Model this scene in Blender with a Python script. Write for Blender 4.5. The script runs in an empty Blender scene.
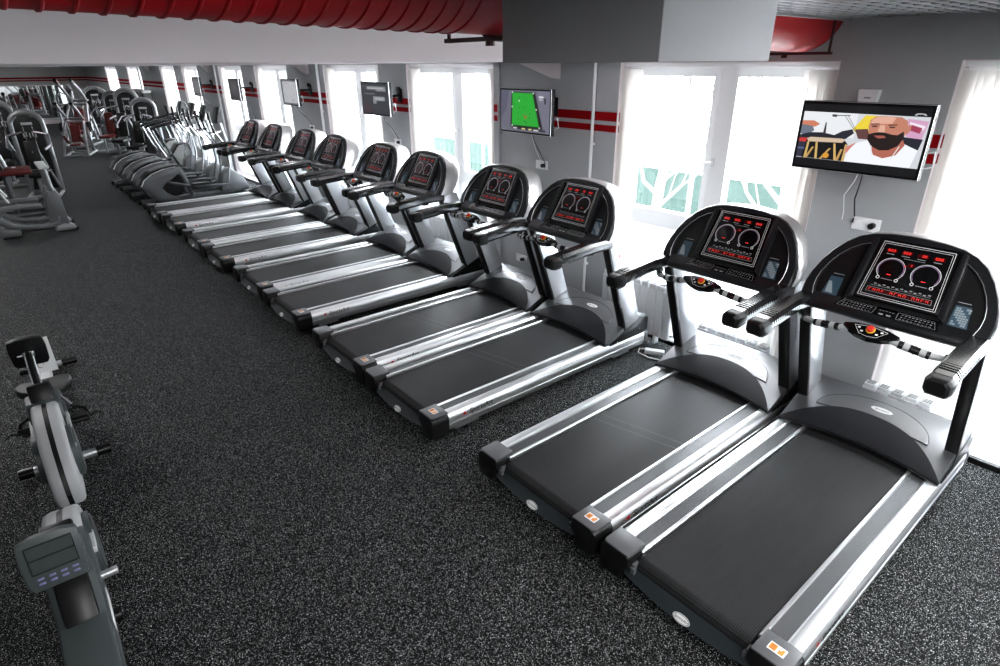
import bpy, bmesh, math, random
from mathutils import Vector, Matrix
random.seed(7)
SC = bpy.context.scene
COL = SC.collection
PI = math.pi

# ------------------------------------------------------------------ camera
# world: X runs along the window wall (negative = down the row of treadmills), Y towards the windows, Z up
cam_d = bpy.data.cameras.new('camera')
cam = bpy.data.objects.new('camera', cam_d); COL.objects.link(cam)
cam_d.sensor_width = 36.0; cam_d.sensor_fit = 'HORIZONTAL'
cam_d.lens = 36.0 * 591.3 / 1000.0
cam_d.clip_start = 0.05; cam_d.clip_end = 200
cam.matrix_world = Matrix(((0.63992181, -0.31445055, 0.70115685, 0.0),
                           (0.76840544, 0.27050444, -0.57998312, 0.0),
                           (-0.00729003, 0.9099166, 0.41472721, 2.25),
                           (0, 0, 0, 1)))
SC.camera = cam
# ------------------------------------------------------------------ world, exposure
SC.view_settings.view_transform = 'Standard'
SC.view_settings.look = 'None'
SC.view_settings.gamma = 1.0
SC.view_settings.use_curve_mapping = False
SC.view_settings.exposure = 0.85
w = bpy.data.worlds.new('overcast_sky'); SC.world = w; w.use_nodes = True
bg = w.node_tree.nodes['Background']
bg.inputs[0].default_value = (0.93, 0.97, 1.0, 1); bg.inputs[1].default_value = 14.0
SC.cycles.max_bounces = 8; SC.cycles.diffuse_bounces = 4; SC.cycles.glossy_bounces = 4
SC.cycles.transparent_max_bounces = 12
SC.cycles.sample_clamp_indirect = 6.0
SC.cycles.use_denoising = True

WALL_Y = 4.12
FAR_X = 33.5
LOW_Z = 2.262      # lower white ceiling beyond the duct
WINS = [(-3.2, -1.5), (-0.57, 1.09), (1.71, 3.42), (5.05, 6.72), (7.40, 9.05), (10.45, 12.0), (12.7, 14.15), (15.7, 17.1),  # first opening is unseen, added behind the camera to bring in more daylight
        (17.8, 19.3), (21.9, 23.9), (25.8, 27.9)]

def lamp_area(name, x, y, z, sx, sy, power, rot=(0, 0, 0), color=(1, 1, 1)):
    l = bpy.data.lights.new(name, 'AREA'); l.shape = 'RECTANGLE'; l.size = sx; l.size_y = sy
    l.energy = power; l.color = color
    o = bpy.data.objects.new(name, l); o.location = (-x, y, z); o.rotation_euler = rot; COL.objects.link(o)
    return o
for a, b in WINS:      # sampling portals in the window openings, no light of their own
    o = lamp_area('window_portal', (a + b) / 2, WALL_Y + 0.36, 1.15, b - a, 2.2, 1.0, (-PI / 2, 0, 0))
    o.data.cycles.is_portal = True
# near ceiling fill, added unseen behind the camera; the far ones sit in fixtures
NEAR_FILLS = [(-0.6, 0.2, 2.455, 34), (-0.6, 2.4, 2.455, 34), (-2.6, 0.2, 2.455, 34), (-2.6, 2.4, 2.455, 34)]
for x, y, z, p in NEAR_FILLS:
    lamp_area('ceiling_area_light', x, y, z - 0.012, 1.1, 0.28, p)
FAR_LAMPS = [(5.5, -1.0), (9.0, -1.0), (12.5, -1.0), (16.0, -1.0), (20.0, -1.2), (24.0, -1.2), (28.0, -1.2), (31.5, -1.2)]
for x, y in FAR_LAMPS:
    lamp_area('ceiling_area_light', x, y, LOW_Z - 0.012, 0.3, 1.1, 16)

# ------------------------------------------------------------------ materials
MATS = {}
def mat(name, col=(0.5, 0.5, 0.5), rough=0.5, metal=0.0, spec=0.5, emit=0.0, coat=0.0, bump=0.0, bscale=300.0, var=0.0):
    if name in MATS: return MATS[name]
    m = bpy.data.materials.new(name); m.use_nodes = True
    nt = m.node_tree; b = nt.nodes['Principled BSDF']
    b.inputs['Base Color'].default_value = (*col, 1)
    b.inputs['Roughness'].default_value = rough
    b.inputs['Metallic'].default_value = metal
    b.inputs['Specular IOR Level'].default_value = spec
    b.inputs['Coat Weight'].default_value = coat
    if emit:
        b.inputs['Emission Color'].default_value = (*col, 1); b.inputs['Emission Strength'].default_value = emit
    if bump or var:
        tc = nt.nodes.new('ShaderNodeTexCoord'); n = nt.nodes.new('ShaderNodeTexNoise')
        n.inputs['Scale'].default_value = bscale; n.inputs['Detail'].default_value = 3
        nt.links.new(tc.outputs['Object'], n.inputs['Vector'])
        if bump:
            bp = nt.nodes.new('ShaderNodeBump'); bp.inputs['Strength'].default_value = bump; bp.inputs['Distance'].default_value = 0.002
            nt.links.new(n.outputs['Fac'], bp.inputs['Height']); nt.links.new(bp.outputs['Normal'], b.inputs['Normal'])
        if var:
            mr = nt.nodes.new('ShaderNodeMapRange'); mr.inputs['To Min'].default_value = 1 - var; mr.inputs['To Max'].default_value = 1 + var
            mx = nt.nodes.new('ShaderNodeMix'); mx.data_type = 'RGBA'; mx.blend_type = 'MULTIPLY'; mx.inputs[0].default_value = 1
            mx.inputs[6].default_value = (*col, 1)
            nt.links.new(n.outputs['Fac'], mr.inputs['Value']); nt.links.new(mr.outputs[0], mx.inputs[7])
            nt.links.new(mx.outputs[2], b.inputs['Base Color'])
    MATS[name] = m
    return m

def floor_material():
    m = bpy.data.materials.new('flecked_rubber'); m.use_nodes = True; nt = m.node_tree
    b = nt.nodes['Principled BSDF']; b.inputs['Roughness'].default_value = 0.7; b.inputs['Specular IOR Level'].default_value = 0.08
    tc = nt.nodes.new('ShaderNodeTexCoord')
    nz = nt.nodes.new('ShaderNodeTexNoise'); nz.inputs['Scale'].default_value = 90; nz.inputs['Detail'].default_value = 2
    add = nt.nodes.new('ShaderNodeMixRGB'); add.inputs[0].default_value = 0.012
    nt.links.new(tc.outputs['Object'], nz.inputs['Vector']); nt.links.new(tc.outputs['Object'], add.inputs[1]); nt.links.new(nz.outputs['Color'], add.inputs[2])
    v = nt.nodes.new('ShaderNodeTexVoronoi'); v.inputs['Scale'].default_value = 310; v.inputs['Randomness'].default_value = 1
    nt.links.new(add.outputs[0], v.inputs['Vector'])
    sep = nt.nodes.new('ShaderNodeSeparateColor'); nt.links.new(v.outputs['Color'], sep.inputs[0])
    r1 = nt.nodes.new('ShaderNodeMapRange'); r1.inputs['From Min'].default_value = 0.52; r1.inputs['From Max'].default_value = 0.56
    nt.links.new(sep.outputs[0], r1.inputs['Value'])
    # fleck size and tone vary per cell
    d = nt.nodes.new('ShaderNodeMath'); d.operation = 'LESS_THAN'; nt.links.new(v.outputs['Distance'], d.inputs[0])
    sz = nt.nodes.new('ShaderNodeMapRange'); sz.inputs['To Min'].default_value = 0.18; sz.inputs['To Max'].default_value = 0.55
    nt.links.new(sep.outputs[1], sz.inputs['Value']); nt.links.new(sz.outputs[0], d.inputs[1])
    mu = nt.nodes.new('ShaderNodeMath'); mu.operation = 'MULTIPLY'; nt.links.new(r1.outputs[0], mu.inputs[0]); nt.links.new(d.outputs[0], mu.inputs[1])
    tone = nt.nodes.new('ShaderNodeMapRange'); tone.inputs['To Min'].default_value = 0.02; tone.inputs['To Max'].default_value = 1.0
    tp_ = nt.nodes.new('ShaderNodeMath'); tp_.operation = 'POWER'; tp_.inputs[1].default_value = 1.6; nt.links.new(sep.outputs[2], tp_.inputs[0]); nt.links.new(tp_.outputs[0], tone.inputs['Value'])
    mu2 = nt.nodes.new('ShaderNodeMath'); mu2.operation = 'MULTIPLY'; nt.links.new(mu.outputs[0], mu2.inputs[0]); nt.links.new(tone.outputs[0], mu2.inputs[1])
    mix = nt.nodes.new('ShaderNodeMix'); mix.data_type = 'RGBA'
    mix.inputs[6].default_value = (0.0030, 0.0034, 0.0037, 1); mix.inputs[7].default_value = (0.80, 0.82, 0.82, 1)
    nt.links.new(mu2.outputs[0], mix.inputs[0]); nt.links.new(mix.outputs[2], b.inputs['Base Color'])
    bp = nt.nodes.new('ShaderNodeBump'); bp.inputs['Strength'].default_value = 0.35; bp.inputs['Distance'].default_value = 0.002
    nt.links.new(v.outputs['Distance'], bp.inputs['Height']); nt.links.new(bp.outputs['Normal'], b.inputs['Normal'])
    return m

def belt_material():
    m = bpy.data.materials.new('woven_belt'); m.use_nodes = True; nt = m.node_tree
    b = nt.nodes['Principled BSDF']; b.inputs['Roughness'].default_value = 0.5; b.inputs['Specular IOR Level'].default_value = 0.22
    tc = nt.nodes.new('ShaderNodeTexCoord')
    wx = nt.nodes.new('ShaderNodeTexWave'); wx.inputs['Scale'].default_value = 34; wx.bands_direction = 'X'
    wy = nt.nodes.new('ShaderNodeTexWave'); wy.inputs['Scale'].default_value = 34; wy.bands_direction = 'Y'
    for q in (wx, wy): nt.links.new(tc.outputs['Object'], q.inputs['Vector'])
    mu = nt.nodes.new('ShaderNodeMath'); mu.operation = 'MULTIPLY'; nt.links.new(wx.outputs['Fac'], mu.inputs[0]); nt.links.new(wy.outputs['Fac'], mu.inputs[1])
    mp = nt.nodes.new('ShaderNodeMapping'); mp.inputs['Scale'].default_value = (14, 1.2, 1)
    n = nt.nodes.new('ShaderNodeTexNoise'); n.inputs['Scale'].default_value = 2.2; n.inputs['Detail'].default_value = 5
    nt.links.new(tc.outputs['Object'], mp.inputs['Vector']); nt.links.new(mp.outputs[0], n.inputs['Vector'])
    r = nt.nodes.new('ShaderNodeValToRGB')
    r.color_ramp.elements[0].position = 0.3; r.color_ramp.elements[0].color = (0.007, 0.0072, 0.0076, 1)
    r.color_ramp.elements[1].position = 0.75; r.color_ramp.elements[1].color = (0.014, 0.0143, 0.015, 1)
    nt.links.new(n.outputs['Fac'], r.inputs[0])
    mx = nt.nodes.new('ShaderNodeMix'); mx.data_type = 'RGBA'; mx.inputs[7].default_value = (0.045, 0.046, 0.048, 1)
    nt.links.new(mu.outputs[0], mx.inputs[0]); nt.links.new(r.outputs[0], mx.inputs[6]); nt.links.new(mx.outputs[2], b.inputs['Base Color'])
    bp = nt.nodes.new('ShaderNodeBump'); bp.inputs['Strength'].default_value = 0.3; bp.inputs['Distance'].default_value = 0.001
    nt.links.new(mu.outputs[0], bp.inputs['Height']); nt.links.new(bp.outputs['Normal'], b.inputs['Normal'])
    return m

def glass_material():
    m = bpy.data.materials.new('window_glass'); m.use_nodes = True; nt = m.node_tree; nt.nodes.clear()
    o = nt.nodes.new('ShaderNodeOutputMaterial'); t = nt.nodes.new('ShaderNodeBsdfTransparent'); g = nt.nodes.new('ShaderNodeBsdfGlossy')
    g.inputs['Roughness'].default_value = 0.02
    lw = nt.nodes.new('ShaderNodeLayerWeight'); lw.inputs[0].default_value = 0.5
    pw = nt.nodes.new('ShaderNodeMath'); pw.operation = 'POWER'; pw.inputs[1].default_value = 5; nt.links.new(lw.outputs['Facing'], pw.inputs[0])
    f = nt.nodes.new('ShaderNodeMath'); f.operation = 'MULTIPLY_ADD'; f.inputs[1].default_value = 0.6; f.inputs[2].default_value = 0.04; nt.links.new(pw.outputs[0], f.inputs[0])
    mx = nt.nodes.new('ShaderNodeMixShader'); nt.links.new(f.outputs[0], mx.inputs[0]); nt.links.new(t.outputs[0], mx.inputs[1]); nt.links.new(g.outputs[0], mx.inputs[2])
    nt.links.new(mx.outputs[0], o.inputs[0]); return m

def translucent(name, col, tr=0.6, see=0.0):
    m = bpy.data.materials.new(name); m.use_nodes = True; nt = m.node_tree; nt.nodes.clear()
    o = nt.nodes.new('ShaderNodeOutputMaterial'); d = nt.nodes.new('ShaderNodeBsdfDiffuse'); t = nt.nodes.new('ShaderNodeBsdfTranslucent')
    d.inputs[0].default_value = (*col, 1); t.inputs[0].default_value = (*col, 1)
    mx = nt.nodes.new('ShaderNodeMixShader'); mx.inputs[0].default_value = tr
    nt.links.new(d.outputs[0], mx.inputs[1]); nt.links.new(t.outputs[0], mx.inputs[2])
    if see:
        tp = nt.nodes.new('ShaderNodeBsdfTransparent'); m2 = nt.nodes.new('ShaderNodeMixShader'); m2.inputs[0].default_value = see
        nt.links.new(mx.outputs[0], m2.inputs[1]); nt.links.new(tp.outputs[0], m2.inputs[2]); nt.links.new(m2.outputs[0], o.inputs[0])
    else: nt.links.new(mx.outputs[0], o.inputs[0])
    return m

FLOOR = floor_material(); BELT = belt_material(); GLASS = glass_material()
BLIND = translucent('blind_fabric', (0.78, 0.76, 0.74), 0.30)
FROST = translucent('frosted_panel', (0.92, 0.95, 0.97), 0.8)
ALU = mat('brushed_aluminium', (0.86, 0.87, 0.88), 0.34, 0.95, bump=0.05, bscale=200)
SILV = mat('silver_paint', (0.50, 0.51, 0.53), 0.33, 0.75, coat=0.3)
HOOD = mat('hood_silver', (0.22, 0.224, 0.234), 0.30, 0.85, coat=0.15)
VISOR = mat('visor_graphite', (0.010, 0.0105, 0.0125), 0.42, 0.0, spec=0.18)
BLACK = mat('black_plastic', (0.0055, 0.0055, 0.006), 0.36, spec=0.3)
GLOSSB = mat('gloss_black', (0.0035, 0.0035, 0.004), 0.16, spec=0.35)
PANELB = mat('console_black', (0.008, 0.0085, 0.010), 0.34, spec=0.35, bump=0.05, bscale=500)
CAPG = mat('cap_grey', (0.10, 0.102, 0.108), 0.34, bump=0.15, bscale=600)
STRIP = mat('ribbed_strip', (0.16, 0.163, 0.17), 0.4, 0.7)
APRON = mat('apron_slate', (0.020, 0.026, 0.029), 0.35, spec=0.35)
RUB = mat('rubber_grip', (0.006, 0.006, 0.0065), 0.26, spec=0.4)
RAILM = mat('handrail_dark_metal', (0.09, 0.09, 0.093), 0.26, 0.9)
CASE = mat('screen_casing', (0.006, 0.006, 0.0065), 0.42, spec=0.25)
WHITE = mat('white_print', (0.8, 0.8, 0.8), 0.5)
GREYP = mat('grey_print', (0.32, 0.33, 0.34), 0.5)
REDP = mat('red_print', (0.6, 0.01, 0.02), 0.4)
REDB = mat('red_button', (0.75, 0.03, 0.015), 0.25, coat=0.5)
ORAN = mat('orange_print', (0.75, 0.25, 0.03), 0.5)
LED = mat('red_led', (1.0, 0.03, 0.02), 0.5, emit=0.42)
LEDD = mat('dim_led', (0.05, 0.002, 0.003), 0.2)
VIOL = mat('violet_print', (0.35, 0.2, 0.4), 0.4)
BLUE = mat('blue_print', (0.035, 0.075, 0.11), 0.4)
PALEB = mat('pale_blue_print', (0.28, 0.33, 0.36), 0.4)
REDM = mat('duct_red', (0.30, 0.003, 0.006), 0.45, 0.0, spec=0.25)
DKRED = mat('hanger_dark_red', (0.05, 0.004, 0.005), 0.5)
WALLM = mat('grey_wall_paint', (0.40, 0.41, 0.42), 0.8, bump=0.12, bscale=120)
FARW = mat('pale_wall_paint', (0.62, 0.60, 0.60), 0.8)
WHITEP = mat('white_ceiling_paint', (0.86, 0.80, 0.81), 0.8, bump=0.05, bscale=90)
BOXD = mat('grey_bulkhead_paint', (0.40, 0.40, 0.41), 0.85, bump=0.15, bscale=260)
STRIPE = mat('wall_stripe_red', (0.27, 0.0015, 0.004), 0.9, spec=0.1)
PVC = mat('white_plastic', (0.93, 0.935, 0.94), 0.35)
WFRAME = translucent('window_frame_plastic', (0.94, 0.945, 0.95), 0.15)
RADW = mat('radiator_white', (0.80, 0.81, 0.82), 0.35)
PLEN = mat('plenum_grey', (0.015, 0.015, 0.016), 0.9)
GRIL = mat('grille_aluminium', (0.34, 0.345, 0.35), 0.35, 0.5)
MIRROR = mat('mirror_glass', (0.85, 0.88, 0.88), 0.02, 1.0)
LAMPW = mat('lamp_diffuser', (1, 1, 1), 0.5, emit=3.0)
REDV = mat('red_vinyl', (0.085, 0.006, 0.005), 0.5, spec=0.3)
CHROME = mat('chrome', (0.42, 0.42, 0.44), 0.24, 1.0)
DGREY = mat('dark_grey_steel', (0.09, 0.095, 0.10), 0.35, 0.5)
STEEL = mat('steel_grey_paint', (0.24, 0.245, 0.25), 0.35, 0.7)
MGREY = mat('grey_housing', (0.10, 0.104, 0.108), 0.38, 0.25, coat=0.15)
ROWG = mat('rower_housing_grey', (0.34, 0.345, 0.35), 0.45, bump=0.1, bscale=400)
LGREY = mat('light_grey_plastic', (0.42, 0.43, 0.43), 0.45)
SLATE = mat('slate_plastic', (0.045, 0.055, 0.056), 0.4)
LCD = mat('lcd_off', (0.035, 0.045, 0.042), 0.2)
KEYV = mat('violet_key', (0.16, 0.14, 0.30), 0.4)
TEAL = mat('teal_mesh', (0.022, 0.047, 0.040), 0.8)
PTREE = mat('pale_bark', (0.13, 0.128, 0.124), 0.9)
SNOW = mat('bright_ground', (0.65, 0.66, 0.67), 0.9)
YEL = mat('yellow_print', (0.75, 0.42, 0.02), 0.5)

def emis(name, col, s=1.0):
    m = mat('screen_' + name, col, 0.3, emit=s); m.node_tree.nodes['Principled BSDF'].inputs['Base Color'].default_value = (.004, .004, .005, 1)
    return m

# ------------------------------------------------------------------ mesh builder
class B:
    def __init__(self): self.v = []; self.f = []; self.m = []; self.mats = []; self.cur = 0
    def use(self, material):
        if material not in self.mats: self.mats.append(material)
        self.cur = self.mats.index(material); return self
    def add(self, vs, fs, M=None):
        k = len(self.v)
        self.v += [tuple(M @ Vector(p)) if M is not None else tuple(p) for p in vs]
        self.f += [tuple(i + k for i in f) for f in fs]; self.m += [self.cur] * len(fs); return self
    def bm(self, bm, M=None):
        bm.verts.index_update()
        return self.add([v.co.copy() for v in bm.verts], [[v.index for v in f.verts] for f in bm.faces], M)
    def box(self, c, s, rot=None, bev=0.0, seg=2):
        b = bmesh.new(); bmesh.ops.create_cube(b, size=1)
        bmesh.ops.scale(b, vec=s, verts=b.verts)
        if bev: bmesh.ops.bevel(b, geom=b.edges[:], offset=min(bev, min(s) * 0.49), segments=seg, affect='EDGES', profile=0.5)
        M = Matrix.Translation(c)
        if rot is not None: M = M @ (rot if isinstance(rot, Matrix) else Matrix.Rotation(rot[1], 4, rot[0]))
        self.bm(b, M); b.free(); return self
    def prism(self, pts, axis, a, b_, bev=0.0, M=None):
        """pts: 2D outline in the two other axes (in order); extruded along axis from a to b_"""
        def P(p, t):
            return {'X': (t, p[0], p[1]), 'Y': (p[0], t, p[1]), 'Z': (p[0], p[1], t)}[axis]
        b = bmesh.new(); lo = [b.verts.new(P(p, a)) for p in pts]; hi = [b.verts.new(P(p, b_)) for p in pts]
        n = len(pts); b.faces.new(lo); b.faces.new(hi[::-1])
        for i in range(n): b.faces.new((lo[i], hi[i], hi[(i + 1) % n], lo[(i + 1) % n]))
        bmesh.ops.recalc_face_normals(b, faces=b.faces)
        if bev: bmesh.ops.bevel(b, geom=b.edges[:], offset=bev, segments=2, affect='EDGES', profile=0.5, clamp_overlap=True)
        self.bm(b, M); b.free(); return self
    def tube(self, path, r, n=10, cap=True, sy=1.0):
        path = [Vector(p) for p in path]; rs = r if isinstance(r, (list, tuple)) else [r] * len(path)
        vs = []; fs = []; up = None
        for i, p in enumerate(path):
            t = (path[min(i + 1, len(path) - 1)] - path[max(i - 1, 0)]).normalized()
            if up is None:
                up = Vector((0, 0, 1)) if abs(t.z) < 0.9 else Vector((1, 0, 0))
            s = t.cross(up).normalized(); up = s.cross(t).normalized()
            for k in range(n):
                a = 2 * PI * k / n; vs.append(p + (s * math.cos(a) + up * math.sin(a) * sy) * rs[i])
        for i in range(len(path) - 1):
            for k in range(n):
                fs.append((i * n + k, i * n + (k + 1) % n, (i + 1) * n + (k + 1) % n, (i + 1) * n + k))
        if cap: fs.append(tuple(range(n))[::-1]); fs.append(tuple((len(path) - 1) * n + k for k in range(n)))
        return self.add(vs, fs)
    def loft(self, secs, closed=True, cap=True):
        n = len(secs[0]); vs = [p for s in secs for p in s]; fs = []
        for i in range(len(secs) - 1):
            for k in range(n if closed else n - 1):
                fs.append((i * n + k, i * n + (k + 1) % n, (i + 1) * n + (k + 1) % n, (i + 1) * n + k))
        if cap and closed: fs.append(tuple(range(n))[::-1]); fs.append(tuple((len(secs) - 1) * n + k for k in range(n)))
        return self.add(vs, fs)
    def cyl(self, c, r, h, axis='Z', n=20, r2=None):
        c = Vector(c); d = {'X': Vector((1, 0, 0)), 'Y': Vector((0, 1, 0)), 'Z': Vector((0, 0, 1))}[axis]
        return self.tube([c - d * h / 2, c + d * h / 2], [r, r if r2 is None else r2], n)
    def disc(self, c, ru, rv, U, V_, n=24):
        c = Vector(c); U = Vector(U); V_ = Vector(V_)
        return self.add([c + U * ru * math.cos(2 * PI * k / n) + V_ * rv * math.sin(2 * PI * k / n) for k in range(n)], [tuple(range(n))])
    def build(self, name, material=None, parent=None, smooth=35, recalc=True):
        me = bpy.data.meshes.new(name); me.from_pydata(self.v, [], self.f)
        for m_ in (self.mats or [material]): me.materials.append(m_)
        if self.mats: me.polygons.foreach_set('material_index', self.m)
        if recalc:
            b = bmesh.new(); b.from_mesh(me); bmesh.ops.recalc_face_normals(b, faces=b.faces); b.to_mesh(me); b.free()
        if smooth:
            me.polygons.foreach_set('use_smooth', [True] * len(me.polygons)); me.set_sharp_from_angle(angle=math.radians(smooth))
        me.update()
        o = bpy.data.objects.new(name, me); COL.objects.link(o)
        if parent is not None: o.parent = parent
        return o

def tag(o, label=None, cat=None, group=None, kind=None):
    if label: o['label'] = label
    if cat: o['category'] = cat
    if group: o['group'] = group
    if kind: o['kind'] = kind
    return o
def thing(name, label, cat, loc=(0, 0, 0), rz=0.0, group=None):
    o = bpy.data.objects.new(name, None); COL.objects.link(o); o.empty_display_size = 0.1
    o.location = loc; o.rotation_euler = (0, 0, rz); return tag(o, label, cat, group)
def dup(root, loc=None, rz=None, label=None, skip=()):
    def rec(o, parent):
        c = o.copy(); COL.objects.link(c)
        if parent is not None: c.parent = parent
        for ch in [q for q in list(bpy.data.objects) if q.parent == o and q.name.split('.')[0] not in skip]: rec(ch, c)
        return c
    c = rec(root, None)
    if loc is not None: c.location = loc
    if rz is not None: c.rotation_euler = (0, 0, rz)
    if label: c['label'] = label
    return c
def struct(name, b, material=None, parent=None, smooth=35):
    o = b.build(name, material, parent, smooth=smooth)
    if parent is None: o['kind'] = 'structure'
    return o
def letters(text, size, M, material, name='lettering', parent=None, extr=0.0006, shear=0.0, align='CENTER'):
    cu = bpy.data.curves.new(name, 'FONT'); cu.body = text; cu.size = size; cu.extrude = extr; cu.align_x = align; cu.align_y = 'CENTER'
    cu.shear = shear; cu.resolution_u = 2
    o = bpy.data.objects.new('tmp_font', cu); COL.objects.link(o)
    dg = bpy.context.evaluated_depsgraph_get(); me = bpy.data.meshes.new_from_object(o.evaluated_get(dg))
    bpy.data.objects.remove(o); me.transform(M); me.materials.clear(); me.materials.append(material)
    ob = bpy.data.objects.new(name, me); COL.objects.link(ob)
    if parent is not None: ob.parent = parent
    return ob
def frame3(o, U, V_):
    U = Vector(U).normalized(); V_ = Vector(V_).normalized(); N = U.cross(V_)
    return Matrix(((U.x, V_.x, N.x, o[0]), (U.y, V_.y, N.y, o[1]), (U.z, V_.z, N.z, o[2]), (0, 0, 0, 1)))
def rrect(w_, h_, r, n=4, cx=0, cy=0):
    out = []
    for sx, sy, a0 in ((1, 1, 0), (-1, 1, PI / 2), (-1, -1, PI), (1, -1, 1.5 * PI)):
        for k in range(n + 1):
            a = a0 + PI / 2 * k / n
            out.append((cx + sx * (w_ / 2 - r) + r * math.cos(a), cy + sy * (h_ / 2 - r) + r * math.sin(a)))
    return out

# ================================================================== THE ROOM
b = B(); b.box((-(FAR_X - 4) / 2, -0.7, -0.05), (FAR_X + 4.0, 9.8, 0.1))
b.v = [(x, y, z) for x, y, z in b.v]
struct('floor', b, FLOOR, smooth=0)
XN = -4.0      # wall behind the camera (x in "row" metres)
YL = -5.5
def bxr(b, x0, x1, y0, y1, z0, z1):      # box from row coordinates
    return b.box((-(x0 + x1) / 2, (y0 + y1) / 2, (z0 + z1) / 2), (x1 - x0, y1 - y0, z1 - z0))
# window wall: piers, parts above the openings
b = B(); edges = [XN] + [e for wn in WINS for e in wn] + [FAR_X]
for i in range(0, len(edges), 2): bxr(b, edges[i], edges[i + 1], WALL_Y, WALL_Y + 0.34, 0, 3.3)
for a, c in WINS: bxr(b, a, c, WALL_Y, WALL_Y + 0.34, 2.25, 3.3)
struct('wall_window_side', b, WALLM, smooth=0)
b = B(); bxr(b, FAR_X, FAR_X + 0.2, YL, WALL_Y + 0.34, 0, 3.3); struct('wall_far', b, FARW, smooth=0)
b = B(); bxr(b, XN - 0.2, XN, YL, WALL_Y + 0.34, 0, 3.3); struct('wall_near', b, WALLM, smooth=0)
b = B(); bxr(b, XN, FAR_X, YL - 0.2, YL, 0, 3.3); struct('wall_left', b, WALLM, smooth=0)
# ceilings
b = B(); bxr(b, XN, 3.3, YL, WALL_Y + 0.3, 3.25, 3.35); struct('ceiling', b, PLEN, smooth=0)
b = B(); bxr(b, 3.0, FAR_X, YL, WALL_Y, LOW_Z, 3.25); struct('ceiling', b, WHITEP, smooth=0)
b = B(); bxr(b, 14.0, 16.2, 1.6, 2.6, LOW_Z - 0.006, LOW_Z); struct('trim_5', b, mat('grey_ceiling_panel', (0.3, 0.3, 0.31), 0.6), smooth=0)
# open slat ceiling over the near part of the room
b = B()
y = WALL_Y - 0.01
x = XN + 0.03
while x < 1.70:
    bxr(b, x, x + 0.012, YL, WALL_Y, 2.47, 2.495); x += 0.070
y = YL + 0.05
while y < WALL_Y:
    bxr(b, XN, 1.70, y, y + 0.010, 2.474, 2.50); y += 0.14
bxr(b, 1.695, 1.715, YL, WALL_Y, 2.462, 2.53)
struct('ceiling', b, GRIL, smooth=0)
# boxed-in bulkhead hanging from the ceiling
b = B(); b.prism([(-1.0, 1.35), (-1.61, 1.35), (-1.61, 1.90), (-1.0, 1.90)], 'Z', 2.25, 3.25, bev=0.004)
struct('trim_4', b, BOXD)
# wedge-shaped beam ends at the piers
for i, (px, sw) in enumerate(((4.10, 0.55), (9.55, 0.55), (14.7, 0.55), (20.5, 0.6))):
    b = B()
    secs = []
    for xx, dz in ((px, 0.0), (px + 0.06, 0.0)): pass
    b.prism([(-px, LOW_Z), (-px, LOW_Z - .14), (-px - sw * .15, LOW_Z - .13), (-px - sw, LOW_Z)], 'Y', WALL_Y - .05, WALL_Y)
    struct('trim_%d' % (i + 6), b, WHITEP, smooth=0)
# red stripes painted on the piers and on the far wall
for n_, (z0, z1) in enumerate(((1.795, 1.868), (1.708, 1.763))):
    b = B()
    for i in range(0, len(edges), 2):
        a0, a1 = edges[i], edges[i + 1]
        if i == 4: a0, a1 = 1.09, 1.16      # the pier behind the big screen carries only a short end of the stripe
        bxr(b, a0, a1, WALL_Y - 0.0015, WALL_Y, z0, z1)
        if i < len(edges) - 2 and i > 0:
            pass
    for a, c in WINS:      # the stripe turns into the window reveal
        bxr(b, c - 0.0065, c - .005, WALL_Y + .02, WALL_Y + 0.12, z0, z1)
    bxr(b, FAR_X - 0.003, FAR_X, YL, WALL_Y, z0, z1)
    struct('trim_%d' % (n_ + 1), b, STRIPE, smooth=0)
# dark skirting
b = B()
for i in range(0, len(edges), 2): bxr(b, edges[i], edges[i + 1], WALL_Y - 0.012, WALL_Y, 0, 0.05)
for a, c in WINS: bxr(b, a, c, WALL_Y - 0.012, WALL_Y + 0.02, 0, 0.035)
struct('baseboard_window_side', b, BLACK, smooth=0)
b = B(); bxr(b, FAR_X - 0.03, FAR_X, YL, WALL_Y, 0, 0.16); struct('baseboard_far', b, WHITEP, smooth=0)

# white lining of the window reveals
for i, (a, c) in enumerate(WINS):
    b = B(); bxr(b, a, a + .005, WALL_Y + .001, WALL_Y + .34, 0, 2.25); bxr(b, c - .005, c, WALL_Y + .001, WALL_Y + .34, 0, 2.25); bxr(b, a, c, WALL_Y + .001, WALL_Y + .34, 2.245, 2.25); bxr(b, a, c, WALL_Y + .001, WALL_Y + .34, 0, .006)
    struct('trim_%d' % (i + 10), b, WHITEP, smooth=0)
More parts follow.
